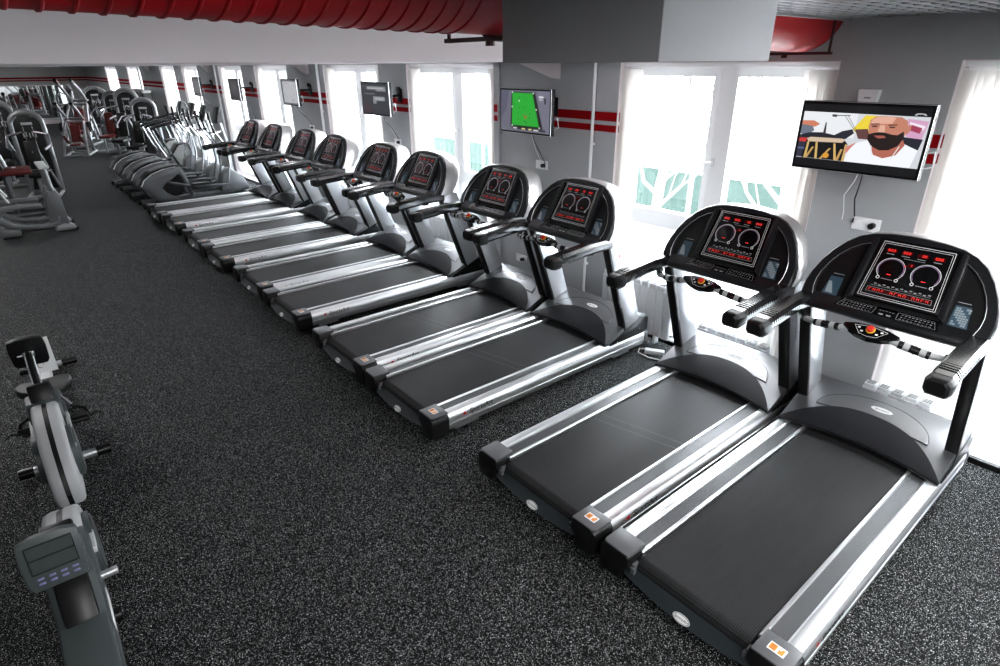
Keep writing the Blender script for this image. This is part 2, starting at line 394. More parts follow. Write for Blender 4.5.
# windows
for i, (a, c) in enumerate(WINS):
    yf = WALL_Y + 0.16
    b = B(); W_ = c - a; zt = 2.25
    mid = a + W_ * 0.48
    def fr(x0, x1, z0, z1, t=0.06): bxr(b, x0, x1, yf - t / 2, yf + t / 2, z0, z1)
    fr(a, a + 0.05, 0.03, zt); fr(c - 0.05, c, 0.03, zt); fr(a + .05, c - .05, zt - 0.05, zt, .062); fr(a + .05, c - .05, 0.03, 0.10, .062)
    fr(mid - 0.045, mid + 0.045, 0.03, zt, 0.075)
    fr(a + .05, c - .05, 0.96, 1.04, 0.07)
    for s0, s1 in ((a + 0.05, mid - 0.045), (mid + 0.045, c - 0.05)):      # sashes
        fr(s0, s0 + 0.05, 1.04, zt - 0.05, 0.08); fr(s1 - 0.05, s1, 1.04, zt - 0.05, 0.08)
        fr(s0 + .05, s1 - .05, 1.04, 1.10, 0.08); fr(s0 + .05, s1 - .05, zt - 0.10, zt - 0.05, 0.08)
    wo = struct('window_%d' % (i + 1), b, WFRAME, smooth=0)
    g = B(); bxr(g, a + 0.05, c - 0.05, yf - 0.003, yf + 0.003, 1.05, 2.2); g.build('pane', GLASS, wo, smooth=0)
    g = B(); bxr(g, a + 0.05, c - 0.05, yf - 0.006, yf + 0.006, 0.08, 0.97); g.build('lower_panel', FROST, wo, smooth=0)
    if 0 < i < 5:
        h = B(); h.box((-(mid + 0.01), yf - 0.05, 1.55), (0.03, 0.015, 0.07), bev=0.004)
        h.tube([(-(mid + 0.01), yf - 0.06, 1.55), (-(mid + 0.01), yf - 0.085, 1.55), (-(mid + 0.09), yf - 0.085, 1.535)], 0.008, 8)
        h.build('window_handle', ALU, wo)
# sheer vertical blinds drawn to the sides
def blind(a, c, left_n, right_n, label):
    t = thing('vertical_blind', label, 'blind', (-(a + c) / 2, WALL_Y + 0.06, 2.25), 0, 'vertical blinds at the windows')
    cx = (a + c) / 2
    h = B(); h.box((0, 0, -0.018), (c - a - 0.01, 0.035, 0.036), bev=0.005); h.build('head_rail', PVC, t)
    for n_, sgn in ((left_n, -1), (right_n, 1)):      # -1: far (left) side, +1: near side
        if not n_: continue
        s = B()
        for k in range(n_):
            xx = sgn * ((c - a) / 2 - 0.03 - k * 0.036); ang = 1.15 + 0.25 * math.sin(k * 1.7)
            dx, dy = 0.042 * math.cos(ang), 0.042 * math.sin(ang); pts = []
            for q in range(5):
                u = -1 + q * 0.5; bow = 0.006 * (1 - u * u)
                pts.append((xx + dx * u + bow, dy * u))
            secs = [[(p[0], p[1], z) for p in pts] for z in (-0.05, -2.12)]
            s.loft(secs, closed=False, cap=False)
        s.build('slats', BLIND, t, smooth=60, recalc=False)
    return t
names_b = ['in the added window behind the camera', 'beside the big screen showing the bearded man, fanned wide', 'in the window between the snooker screen and the bearded man screen',
           'in the window just left of the snooker screen', 'in the window beyond the dark message screen', 'in the window beyond the pale chart screen',
           'in the window past the fifth screen down the wall', 'in the window past the farthest screen', 'in the window behind the black railed steppers',
           'in the window behind the silver weight tower', 'in the last window before the far wall']
for i, (a, c) in enumerate(WINS):
    blind(a, c, 14 if i == 1 else 4, 0 if i == 1 else (6 if i == 2 else 3), 'white vertical blind ' + names_b[i])

# outside: ground, teal fence, pale trees
b = B(); bxr(b, -30, 60, WALL_Y + 0.34, 40, -0.75, -0.65); tag(struct('ground', b, SNOW, smooth=0), kind='structure')
def fence(x0, x1, label):
    t = thing('mesh_fence', label, 'fence', (-(x0 + x1) / 2, 8.2, -0.65), 0, 'teal fence panels in the yard')
    p = B(); L = x1 - x0; n = int(L / 0.09)
    pts = []
    for k in range(n + 1): pts.append((-L / 2 + L * k / n, 0.012 * (k % 2)))
    p.loft([[(q[0], q[1], z) for q in pts] for z in (0.0, 1.34)], closed=False, cap=False); p.build('fence_panel', TEAL, t, smooth=0, recalc=False)
    for sx in (-L / 2, L / 2):
        q = B(); q.cyl((sx, 0.04, .68), 0.03, 1.36); q.build('fence_post', MGREY, t)
fence(2.8, 5.2, 'teal corrugated fence panel seen through the window left of the bearded man screen')
fence(5.30, 7.6, 'teal corrugated fence panel seen behind the pale tree trunk')
fence(8.3, 10.4, 'teal corrugated fence panel seen through the window left of the snooker screen')
fence(10.5, 13.5, 'teal corrugated fence panel seen beyond the dark message screen')
def tree(x, y, h, lean, seed, label):
    rnd = random.Random(seed)
    t = thing('bare_tree', label, 'tree', (-x, y, -0.65), 0)
    tr = B(); tr.tube([(0, 0, 0), (lean * 0.3, 0, h * 0.3), (lean, 0, h * 0.62), (lean * 1.5, 0, h)], [0.09, 0.075, 0.05, 0.02], 9); tr.build('trunk', PTREE, t)
    br = B()
    for k in range(16):
        z = h * (0.22 + 0.045 * k); s = -1 if k % 2 else 1; L = h * rnd.uniform(0.25, 0.42)
        x0 = lean * z / h
        p = [(x0, 0, z)]
        for q in range(1, 5):
            u = q / 4; p.append((x0 + s * L * u * 0.75 + rnd.uniform(-.04, .04), rnd.uniform(-.08, .08), z + L * u * (0.55 + 0.2 * u)))
        br.tube(p, [0.035, 0.028, 0.02, 0.013, 0.006], 6)
        for q in (1, 2, 3):
            e = p[q]; br.tube([e, (e[0] + s * L * 0.1, e[1] + rnd.uniform(-.1, .1), e[2] + L * 0.28), (e[0] + s * L * 0.25, e[1], e[2] + L * 0.5)], [0.014, 0.01, 0.004], 5)
    br.build('branches', PTREE, t)
tree(3.25, 7.2, 3.6, -0.1, 1, 'pale bare tree branching in front of the teal fence, right pane')
tree(5.35, 7.4, 4.2, 0.35, 4, 'pale bare tree trunk seen through the left pane near the snooker screen')

# radiators
def radiator(x0, x1, label, low=False):
    n = max(3, int(round((x1 - x0) / 0.085))); p = (x1 - x0) / n
    t = thing('radiator', label, 'radiator', (-(x0 + x1) / 2, WALL_Y - 0.075, 0.0), 0, 'white sectional radiators under the windows')
    s = B().use(RADW)
    for k in range(n):
        cx = -(x1 - x0) / 2 + p * (k + 0.5)
        s.prism(rrect(p * 0.93, 0.085, 0.012, 3, cx, 0), 'Z', 0.085, 0.50)
        s.box((cx, 0, 0.52), (p * 0.85, 0.07, 0.05), bev=0.012)
    g = s.use(DGREY)
    for k in range(n):
        cx = -(x1 - x0) / 2 + p * (k + 0.5)
        for q in (-0.02, 0.0, 0.02): g.box((cx, q, 0.546), (p * 0.6, 0.008, 0.004))
    g.build('radiator_sections', None, t)
    v = B(); v.tube([((x1 - x0) / 2 - 0.01, 0, 0.12), ((x1 - x0) / 2 + 0.05, 0, 0.12), ((x1 - x0) / 2 + 0.05, 0.02, 0.0)], 0.011, 8)
    v.tube([(-(x1 - x0) / 2 - 0.035, 0, 0.12), (-(x1 - x0) / 2 + 0.01, 0, 0.12)], 0.02, 10); v.build('valve_pipe', RADW, t)
    f = B()
    for sx in (-1, 1): f.box((sx * (x1 - x0) * 0.3, 0, 0.045), (0.02, 0.06, 0.09), bev=0.003)
    f.build('foot', RADW, t)
    if low: t.scale = (1, 1, .60)
radiator(-0.62, 0.26, 'white radiator on the floor right of the treadmill under the bearded man screen')
radiator(0.70, 1.10, 'white radiator behind the motor hood of the treadmill under the bearded man screen', True)
radiator(1.76, 2.35, 'white radiator behind the treadmill standing at the widest window', True)
radiator(2.60, 3.36, 'white radiator in the gap between the second and third treadmill')
radiator(5.2, 6.5, 'white radiator under the window left of the snooker screen')
radiator(7.5, 8.9, 'white radiator under the window beyond the message screen')

# wall pipes
for x, r, lab in ((3.66, 0.014, 'thin white heating pipe on the wall right of the snooker screen'),
                  (4.93, 0.016, 'grey heating pipe on the wall left of the snooker screen'),
                  (9.2, 0.02, 'white heating pipe on the wall right of the pale chart screen'),
                  (14.3, 0.02, 'white heating pipe on the wall by the farthest screen'),
                  (22.0, 0.03, 'white heating pipe on the far part of the window wall')):
    b = B(); b.cyl((-x, WALL_Y - 0.03, 1.13), r, 2.26, n=10)
    for z in (0.5, 1.6): b.box((-x, WALL_Y - 0.014, z), (0.035, 0.03, 0.02))
    tag(b.build('heating_pipe', PVC if x != 4.93 else WALLM), lab, 'pipe', 'heating pipes on the window wall')

# red duct along Y, partly ribbed
DX, DZ, DR = 1.94, 2.58, 0.25
t = thing('ventilation_duct', 'red round ventilation duct hanging under the ceiling, ribbed then smooth', 'duct', (-1.90, 0, 2.625))
t.rotation_euler = Vector((-(1.98 - 1.90), 4.12, 2.55 - 2.625)).to_track_quat('Y', 'Z').to_euler()
b = B()
def ringprof(b, ys, rs, n=48):
    secs = [[(r * math.cos(2 * PI * k / n), y, r * math.sin(2 * PI * k / n)) for k in range(n)] for y, r in zip(ys, rs)]
    b.loft(secs, cap=False)
ys, rs = [], []
y = YL + 0.02
while y < 1.33:
    ys += [y, y + 0.046, y + 0.050, y + 0.056, y + 0.060]; rs += [DR, DR, DR + 0.0045, DR + 0.0045, DR]; y += 0.066
ringprof(b, ys, rs); b.build('ribbed_section', REDM, t)
b = B(); ringprof(b, [ys[-1], 1.40, 1.7, 2.5, WALL_Y + .02], [DR, DR, DR, DR, DR]); b.build('smooth_section', REDM, t)
b = B(); b.loft([[(r * math.cos(2 * PI * k / 48), y, r * math.sin(2 * PI * k / 48)) for k in range(48)] for y, r in ((1.62, DR), (1.62, DR + .02), (1.66, DR + .02), (1.66, DR))], cap=False)
b.build('flange', DKRED, t)
for y in (1.56, 3.93):
    h = thing('duct_hanger', 'dark red trapeze hanger under the duct ' + ('beside the grey bulkhead' if y < 2 else 'close to the window wall'), 'bracket', (-(1.90 + .0194 * y), y, 2.625 - .0182 * y), 0)
    b = B(); b.box((0, 0, -DR - 0.012), (0.56, 0.03, 0.016)); b.build('hanger_bar', DKRED, h, smooth=0)
    for sx in (-0.265, 0.265):
        q = B(); q.cyl((sx, 0, 0.12), 0.008, 0.76, n=8); q.build('hanger_rod', DKRED, h)
    q = B(); q.cyl((0.0, 0, -DR - 0.028), 0.018, 0.016, n=8); q.build('hanger_bolt', DKRED, h)

# ceiling lamps
def ceil_lamp(x, y, z, along_y, label):
    sx, sy = (0.32, 1.2) if along_y else (1.2, 0.32)
    t = thing('ceiling_light', label, 'light', (-x, y, z), 0, 'recessed ceiling lights')
    f = B(); f.box((0, 0, 0.004), (sx, sy, 0.012), bev=0.002); f.build('lamp_frame', PVC, t)
    d = B(); d.box((0, 0, -0.004), (sx - 0.06, sy - 0.06, 0.008)); d.build('diffuser', LAMPW, t, smooth=0)
wh = ['over the aisle by the snooker screen', 'over the aisle by the message screen', 'over the aisle beside the last treadmill', 'over the aisle beside the cross trainers',
      'over the aisle by the red padded machines', 'over the aisle between the weight towers', 'over the aisle near the far mirror', 'just before the far wall']
for (x, y), l in zip(FAR_LAMPS, wh): ceil_lamp(x, y, LOW_Z, True, 'flat white ceiling light ' + l)

# mirror on the far wall
t = thing('wall_mirror', 'large mirror on the far wall under the red stripes', 'mirror', (-FAR_X, 0.0, 0.2))
b = B(); b.box((0.012, 0.2, 0.68), (0.012, 6.0, 1.3)); b.build('mirror_pane', MIRROR, t, smooth=0)
b = B(); b.box((0.014, 0.2, 1.345), (0.02, 6.06, 0.03)); b.box((0.014, 0.2, 0.015), (0.02, 6.06, 0.03))
for yy in (-2.8, -0.8, 1.2, 3.2): b.box((0.019, yy, 0.68), (0.006, 0.015, 1.3))
b.build('mirror_frame', PVC, t, smooth=0)
# ================================================================== TREADMILL
# local frame: X to the viewer's right, Y from the rear end to the console, Z up; origin at the rear centre on the floor
def make_treadmill():
    root = thing('treadmill', 'x', 'treadmill', (0, 0, 0), 0, 'treadmills in a row along the windows')
    # underframe
    b = B(); b.box((0, 1.13, 0.085), (0.80, 1.98, 0.07), bev=0.01)
    b.box((0, 2.02, 0.11), (0.84, 0.26, 0.12), bev=0.02)
    b.build('frame', BLACK, root)
    for sx in (-1, 1):
        for y in (0.30, 1.90):
            f = B().use(ALU); f.box((sx * 0.40, y, 0.045), (0.06, 0.20, 0.035), bev=0.006).use(BLACK); f.cyl((sx * 0.40, y, 0.014), 0.026, 0.028, n=16)
            f.build('levelling_foot', None, root)
    # side rails
    for sx in (-1, 1):
        prof = [(.374, .115), (.374, .172), (.384, .181), (.418, .183), (.436, .176), (.446, .160), (.450, .140), (.450, .112), (.4445, .109), (.4445, .104), (.450, .101),
                (.449, .075), (.438, .055), (.400, .050), (.400, .115)]
        b = B(); b.prism([(sx * p[0], p[1]) for p in prof], 'Y', 0.11, 2.17); r = b.build('side_rail', ALU, root, smooth=28)
        prof = [(.300, .150)]
        nr = 9; w0, w1 = .302, .374
        for k in range(nr):
            x0 = w0 + (w1 - w0) * k / nr; x1 = w0 + (w1 - w0) * (k + 1) / nr
            prof += [(x0, .1665), (x0 + (x1 - x0) * .62, .1665), (x0 + (x1 - x0) * .62, .1635), (x1, .1635)]
        prof += [(.374, .150)]
        b = B(); b.prism([(sx * p[0], p[1]) for p in prof], 'Y', 0.11, 1.80); b.build('foot_strip', STRIP, r, smooth=0)
        prof = [(.283, .13), (.283, .170), (.287, .175), (.299, .175), (.302, .170), (.302, .13)]
        b = B(); b.prism([(sx * p[0], p[1]) for p in prof], 'Y', 0.10, 1.80); b.build('inner_trim', ALU, r)
        b = B(); b.prism([(sx * q[0], q[1]) for q in ((.370, .05), (.370, .183), (.385, .187), (.420, .188), (.440, .180), (.453, .160), (.453, .07), (.44, .05))], 'Y', 2.165, 2.21, bev=0.004)
        b.build('rail_end_cap', CAPG, r)
        if sx == 1:
            letters('SportsArt', 0.050, frame3((0.4505, 0.40, 0.140), (0, 1, 0), (0, 0, 1)), BLACK, 'rail_lettering', r, shear=0.2)
            d = B(); d.disc((0.4512, 0.262, 0.140), 0.012, 0.010, (0, 1, 0), (0, 0, 1)); d.build('red_emblem', REDP, r, smooth=0)
    # running belt, wrapped round the rear roller
    pts = [(1.98, 0.158)]
    cy, cz, rr = 0.095, 0.113, 0.045
    for k in range(13):
        a = PI / 2 + PI * k / 12; pts.append((cy + rr * math.cos(a), cz + rr * math.sin(a)))
    pts += [(1.98, 0.068)]
    b = B(); b.loft([[(x, p[0], p[1]) for p in pts] for x in (-.276, -.14, 0, .14, .276)], closed=False, cap=False)
    b.build('running_belt', BELT, root, smooth=60, recalc=False)
    b = B(); b.cyl((0, cy, cz), 0.040, 0.58, 'X'); b.build('rear_roller', BLACK, root)
    # rear caps
    for sx in (-1, 1):
        b = B(); b.prism([(sx * p[0], p[1]) for p in ((.288, .125), (.296, .182), (.312, .190), (.425, .190), (.452, .176), (.460, .150), (.458, .06), (.440, .030), (.340, .030), (.325, .06), (.320, .10))], 'Y', 0.0, 0.135, bev=0.009)
        c = b.build('rear_cap', BLACK, root)
        b = B(); b.prism([(sx * .300, .004), (sx * .300, .134), (sx * .446, .134), (sx * .446, .02), (sx * .43, .004)], 'Z', 0.186, 0.1955, bev=0.003); b.build('cap_plate', CAPG, c)
        b = B(); b.box((sx * .284, 0.055, 0.125), (0.018, 0.05, 0.03), bev=0.004); b.box((sx * .28, 0.03, 0.108), (0.024, 0.02, 0.035), bev=0.003); b.build('belt_guide', CAPG, c)
        if sx == 1:
            s = B().use(WHITE); s.box((.372, .07, .1962), (.066, .042, .0012))
            s.use(ORAN); s.box((.356, .07, .1970), (.026, .032, .001)); s.box((.388, .064, .1970), (.020, .020, .001)); s.box((.393, .078, .1970), (.012, .010, .001))
            s.use(BLACK)
            for q in range(4): s.box((.356, .059 + q * .007, .1977), (.018, .0015, .0008))
            s.build('sticker', None, c, smooth=0)
    # rear apron with oval badge
    secs = []
    N = 16
    for k in range(N + 1):
        t = -1 + 2 * k / N; x = .325 * t; q = 1 - t * t
        secs.append([(x, .045, .110), (x, .034 - .008 * q, .084 - .006 * q), (x, .020 - .020 * q, .066 - .020 * q), (x, .028 - .020 * q, .060 - .020 * q), (x, .060, .07)])
    b = B(); b.loft(secs); ap = b.build('rear_apron', APRON, root)
    U = Vector((1, 0, 0)); V_ = Vector((0, .5, .866)).normalized(); o = Vector((0, -.0055, .0615))
    V2 = Vector((0, .026, .032)).normalized(); Nn = U.cross(V2)
    o = Vector((0, .013, .062)) + Vector((0, -.6, .6)) * 0.004
    b = B().use(WHITE)
    b.disc(o, .042, .0195, U, V2).use(BLACK).disc(o + Nn * 0.0006, .039, .0168, U, V2).use(WHITE).disc(o + Nn * 0.0012, .037, .0150, U, V2)
    bd = b.build('oval_badge', None, ap, smooth=0, recalc=False)
    letters('SportsArt', .017, frame3(o + Nn * .0016, U, V2), BLACK, 'badge_lettering', bd if False else ap, shear=.2, extr=.0002)
    # motor hood
    def y0(t): return 1.665 + .052 * (1 - t * t)
    def z0(t): return .186 + .018 * (1 - t * t)
    def P(t, s, off=0.0):
        yy = y0(t) + (2.12 - y0(t)) * s
        zz = z0(t) + (.350 - z0(t)) * (s ** .92) + .020 * math.sin(PI * s) * (1 - .55 * t * t) + .010 * (1 - t * t) * s
        return Vector((.438 * t, yy - off * .35, zz + off))
    N = 28; S = 14
    secs = []
    for k in range(N + 1):
        t = -1 + 2 * k / N
        sec = [P(t, s / S) for s in range(S + 1)]
        sec += [Vector((.438 * t, 2.16, .335)), Vector((.438 * t, 2.20, .16)), Vector((.438 * t, 2.19, .12)), Vector((.438 * t, 1.80, .12)), Vector((.438 * t, y0(t) + .05, .168)), Vector((.438 * t, y0(t) + .004, z0(t) - .010))]
        secs.append(sec)
    b = B(); b.loft(secs); hd = b.build('motor_hood', HOOD, root, smooth=40)
    def patch(s_lo, s_hi, off, name, m_, parent, tmax=1.0, rows=10):
        b = B(); top = []
        for k in range(N + 1):
            t = (-1 + 2 * k / N) * tmax; a0, a1 = s_lo(t), s_hi(t)
            top.append([P(t, max(0.0, a0 + (a1 - a0) * j / rows), off) for j in range(rows + 1)])
        b.loft(top, closed=False, cap=False)
        bot = [[p - Vector((0, 0, off * .9)) for p in s] for s in top]
        k0 = len(b.v)
        n = rows + 1
        vs = [p for s in bot for p in s]; b.add(vs, [])
        for k in range(N):
            b.f.append((k * n, (k + 1) * n, k0 + (k + 1) * n, k0 + k * n)); b.m.append(b.cur)
            b.f.append((k * n + rows, (k + 1) * n + rows, k0 + (k + 1) * n + rows, k0 + k * n + rows)); b.m.append(b.cur)
        for j in range(rows):
            b.f.append((j, j + 1, k0 + j + 1, k0 + j)); b.m.append(b.cur)
            b.f.append((N * n + j, N * n + j + 1, k0 + N * n + j + 1, k0 + N * n + j)); b.m.append(b.cur)
        return b.build(name, m_, parent, smooth=30)
    patch(lambda t: -0.0, lambda t: .46 * (1 - abs(t) ** 2.4) + .02, .012, 'hood_visor', VISOR, root)
    patch(lambda t: .40, lambda t: .40 + .40 * math.sqrt(max(0, 1 - (t / .70) ** 2)), .0085, 'hood_dome', HOOD, hd, tmax=.70)
    b = B()
    for k in range(1):
        sm = []
        for q in range(41):
            t_ = .70 * math.sin(-PI / 2 + PI * q / 40); sm.append(P(t_, .40 + .40 * math.sqrt(max(0, 1 - (t_ / .70) ** 2)), .0085))
        b.tube(sm, .0016, 5)
    b.build('dome_seam', BLACK, hd)
    # badge on the hood
    o = P(.05, .63, .0100) ; U = Vector((1, 0, 0)); V2 = (P(.06, .70) - P(.06, .56)).normalized(); Nn = U.cross(V2)
    b = B().use(GREYP).disc(o, .062, .022, U, V2).use(WHITE).disc(o + Nn * .0005, .059, .0195, U, V2); b.build('oval_badge', None, hd, smooth=0, recalc=False)
    letters('SportsArt', .019, frame3(o + Nn * .001, U, V2), BLACK, 'badge_lettering', hd, shear=.2, extr=.0002)
    for sx in (-1, 1):
        b = B(); b.prism([(1.76, .120), (1.72, .178), (2.10, .325), (2.20, .30), (2.205, .12)], 'X', sx * .4385, sx * .4425, bev=.001)
        sp = b.build('side_panel', BLACK, root)
        b = B()
        for yy, zz in ((1.82, .175), (1.98, .16), (2.1, .22)): b.disc((sx * .443, yy, zz), .006, .006, (0, 1, 0), (0, 0, 1), 8)
        b.build('screw', ALU, sp, smooth=0)
    # uprights
    for sx in (-1, 1):
        b = B(); b.prism([(1.915, .24), (2.125, .20), (1.825, 1.06), (1.615, 1.06)], 'X', sx * .382, sx * .440, bev=.008); u = b.build('upright', SILV, root)
        b = B(); b.prism([(1.898, .25), (1.928, .25), (1.628, 1.06), (1.598, 1.06)], 'X', sx * .378, sx * .442, bev=.006); b.build('front_strip', BLACK, u)
        d = Vector((0, -.30, .82)).normalized()
        if sx == 1:
            o = Vector((.4410, 1.82, .76)); V2 = d.cross(Vector((1, 0, 0))) * -1
            letters('SportsArt', .060, frame3(o, -d, Vector((1, 0, 0)).cross(-d)), GREYP, 'upright_lettering', u, shear=.2)
            q = B(); o2 = o + d * .165; q.disc(o2, .014, .011, d, V2); q.build('red_emblem', REDP, u, smooth=0)
    # console -----------------------------------------------------------
    O = Vector((0, 1.600, 1.035)); UP = Vector((0, .5, .866)); NN = Vector((0, -.866, .5)); R = Vector((1, 0, 0))
    def F(s, h, d=0.0): return O + R * s + UP * h + NN * d
    MF = Matrix(((1, 0, 0, O.x), (0, UP.y, NN.y, O.y), (0, UP.z, NN.z, O.z), (0, 0, 0, 1)))
    half = [(.425, -.035), (.440, .03), (.442, .09), (.432, .15), (.408, .22), (.372, .29), (.325, .35), (.270, .395), (.205, .422), (.12, .436), (.04, .441)]
    outl = half + [(-x, y) for x, y in half[::-1]]
    def inset(k, kb=.0):
        return [(x * (1 - k / .44), (y - .2) * (1 - k / .24) + .2) for x, y in outl]
    cs = thing('console', None, None); cs.parent = root
    b = B()
    secs = []
    for dy, k, dz in ((0.0, 0.0, 0), (.035, -.006, 0), (.10, -.004, -.005), (.17, .018, -.01), (.205, .05, -.012), (.215, .09, -.012)):
        secs.append([F(x, y, 0) + Vector((0, dy, dz)) for x, y in inset(k)])
    b.loft(secs); b.build('rear_shell', mat('shell_silver', (0.62, 0.61, 0.61), 0.28, 0.7, coat=0.3), root)
    b = B()      # dark rim band round the face
    o1, o2 = inset(-.004), inset(.060)
    b.loft([[F(x, y, -.012) for x, y in o1], [F(x, y, .010) for x, y in inset(.0)], [F(x, y, .018) for x, y in inset(.008)], [F(x, y, .017) for x, y in inset(.052)], [F(x, y, .004) for x, y in o2], [F(x, y, -.05) for x, y in inset(.066)]], cap=False)
    face = b.build('console_face', PANELB, root)
    b = B(); b.add([F(x, y, .001) for x, y in inset(.05)], [tuple(range(len(outl)))]); b.build('pocket_floor', BLACK, face, smooth=0, recalc=False)
    b = B()      # thin bright line inside the rim
    b.loft([[F(x, y, .0175) for x, y in inset(.0515)], [F(x, y, .0185) for x, y in inset(.0530)], [F(x, y, .0160) for x, y in inset(.0545)]], cap=False); b.build('rim_line', ALU, face)
    # side ribs and the display block
    b = B(); b.prism([(-.182, .070), (.218, .070), (.206, .405), (-.168, .405)], 'Z', -.01, .020, bev=.006, M=MF); blk = b.build('display_block', GLOSSB, root)
    for sx in (-1, 1):
        b = B(); b.prism([(sx * q0 + .018, q1) for q0, q1 in ((.196, .070), (.232, .04), (.220, .33), (.212, .39), (.184, .395))], 'Z', .0, .034, bev=.006, M=MF)
        b.build('divider_rib', PANELB, blk)
    d = B().use(WHITE)
    e = .0212
    def KS(p): return (p[0] * .86 + .018, .085 + (p[1] - .028) * .82)
    def line(p, q, wd=.0022, h=e):
        p = Vector(KS(p)); q = Vector(KS(q)); t = (q - p).normalized(); n = Vector((-t.y, t.x)) * wd * .85 / 2
        d.add([F(*(p - n), h), F(*(q - n), h), F(*(q + n), h), F(*(p + n), h)], [(0, 1, 2, 3)])
    def poly(pts, h=e, closed=True, wd=.0022):
        for i in range(len(pts) - (0 if closed else 1)): line(pts[i], pts[(i + 1) % len(pts)], wd, h)
    def arc(cx, cy, r, a0, a1, n=22, wd=.0025, h=e): poly([(cx + r * math.cos(a0 + (a1 - a0) * k / n), cy + r * math.sin(a0 + (a1 - a0) * k / n)) for k in range(n + 1)], h, False, wd)
    poly([(-.208, .028), (.208, .028), (.186, .398), (-.186, .398)], wd=.003)
    poly([(-.196, .040), (.196, .040), (.176, .386), (-.176, .386)])
    for cx in (-.092, .092):
        arc(cx, .225, .074, -.9, PI + .9, wd=.0035)
        for q in (-1, 1):
            arc(cx + q * .05, .162, .009, 0, 2 * PI, 8, .004)
    d.use(VIOL)
    for cx in (-.092, .092): arc(cx, .225, .067, -.6, PI + .6, wd=.003)
    d.use(GREYP)
    for k in range(13):
        x = -.145 + k * .024; line((x, .118 - .006 * (k % 2)), (x + .015, .118 - .006 * (k % 2)), .006)
    line((-.16, .105), (.16, .105), .0015)
    for cx in (-.092, .092):
        line((cx - .03, .158), (cx + .03, .158), .003)
    for k in range(4): line((-.150 + k * .083, .322), (-.108 + k * .083, .322), .004)
    line((-.05, .308), (.06, .308), .0025)
    poly([(-.175, .062), (.175, .062), (.172, .092), (-.172, .092)], wd=.0018)
    g = d.build('display_graphics', None, blk, smooth=0, recalc=False)
    def rect(x0, y0_, x1, y1):
        d = B().use(LEDD); d.add([F(*KS(p), e) for p in ((x0, y0_), (x1, y0_), (x1, y1), (x0, y1))], [(0, 1, 2, 3)]); d.build('led_window', None, blk, smooth=0, recalc=False)
    for k in range(4): rect(-.156 + k * .083, .332, -.098 + k * .083, .358)
    rect(-.172, .065, .172, .089); rect(-.018, .262, .018, .285)
    # seven-segment style digits
    d = B().use(LED); e = .0220
    SEG = {'0': 'abcdef', '1': 'bc', '2': 'abged', '3': 'abgcd', '4': 'fgbc', '5': 'afgcd', '6': 'afgecd', '7': 'abc', '8': 'abcdefg', '9': 'abcdfg'}
    def digit(ch, x, y, w_, h_):
        pt = {'a': ((x, y + h_), (x + w_, y + h_)), 'b': ((x + w_, y + h_), (x + w_, y + h_ / 2)), 'c': ((x + w_, y + h_ / 2), (x + w_, y)), 'd': ((x, y), (x + w_, y)),
              'e': ((x, y), (x, y + h_ / 2)), 'f': ((x, y + h_ / 2), (x, y + h_)), 'g': ((x, y + h_ / 2), (x + w_, y + h_ / 2))}
        for c in SEG[ch]: line(pt[c][0], pt[c][1], .0022, e)
    for k, tx in enumerate(('000', '000', '30', '000')):
        for j, ch in enumerate(tx): digit(ch, -.146 + k * .083 + j * .014 + (.014 if len(tx) == 2 else 0), .339, .008, .013)
    digit('1', -.005, .266, .008, .014)
    line((-.03, .262), (-.022, .262), .004, e)
    for k in range(14):
        x = -.16 + k * .0235
        if k in (4, 9): continue
        line((x, .070), (x, .084), .0022, e); line((x, .084), (x + .010, .077 if k % 2 else .084), .0022, e)
        if k % 3: line((x + .011, .070), (x + .011, .084), .0022, e)
    for cx in (-.092, .092): line((cx - .012, .19), (cx + .012, .19), .004, e)
    d.build('led_readout', None, blk, smooth=0, recalc=False)
    # bottle pockets' stickers
    for sx in (-1, 1):
        d = B().use(BLUE); h = .0032
        d.add([F(sx * .30 - .040, .045, h), F(sx * .30 + .040, .045, h), F(sx * .293 + .032, .150, h), F(sx * .293 - .032, .150, h)], [(0, 1, 2, 3)])
        d.use(PALEB)
        if sx == 1:
            for i in range(6):
                for j in range(8):
                    if (i + j) % 7 in (2, 3): continue
                    x = sx * .30 - .032 + i * .0105; y = .052 + j * .0115
                    d.add([F(x, y, h + .0006), F(x + .009, y, h + .0006), F(x + .009, y + .009, h + .0006), F(x, y + .009, h + .0006)], [(0, 1, 2, 3)])
        else:
            d.add([F(-.325, .055, h + .0006), F(-.285, .055, h + .0006), F(-.31, .12, h + .0006), F(-.325, .12, h + .0006)], [(0, 1, 2, 3)])
        d.use(GREYP)
        d.add([F(sx * .29 - .028, .165, h), F(sx * .29 + .028, .165, h), F(sx * .29 + .028, .168, h), F(sx * .29 - .028, .168, h)], [(0, 1, 2, 3)])
        d.build('pocket_sticker', None, root, smooth=0, recalc=False)
    # lower deck
    deck = [(1.665, 1.085), (1.630, 1.080), (1.562, 1.046), (1.545, 1.030), (1.548, 1.010), (1.58, .990), (1.80, .955), (1.80, 1.03)]
    b = B(); b.prism(deck, 'X', -.425, .425, bev=.012); dk = b.build('lower_deck', PANELB, root)
    A = Vector((0, 1.562, 1.046)); UV = (Vector((0, 1.630, 1.080)) - A); L = UV.length; UV.normalize(); NV = R.cross(UV)
    def D(s, h, q=0.001): return A + R * s + UV * h + NV * q
    d = B().use(GLOSSB)
    d.add([D(-.245, .004, .0012), D(.245, .004, .0012), D(.225, .071, .0012), D(-.225, .071, .0012)], [(0, 1, 2, 3)])
    d.use(GREYP)
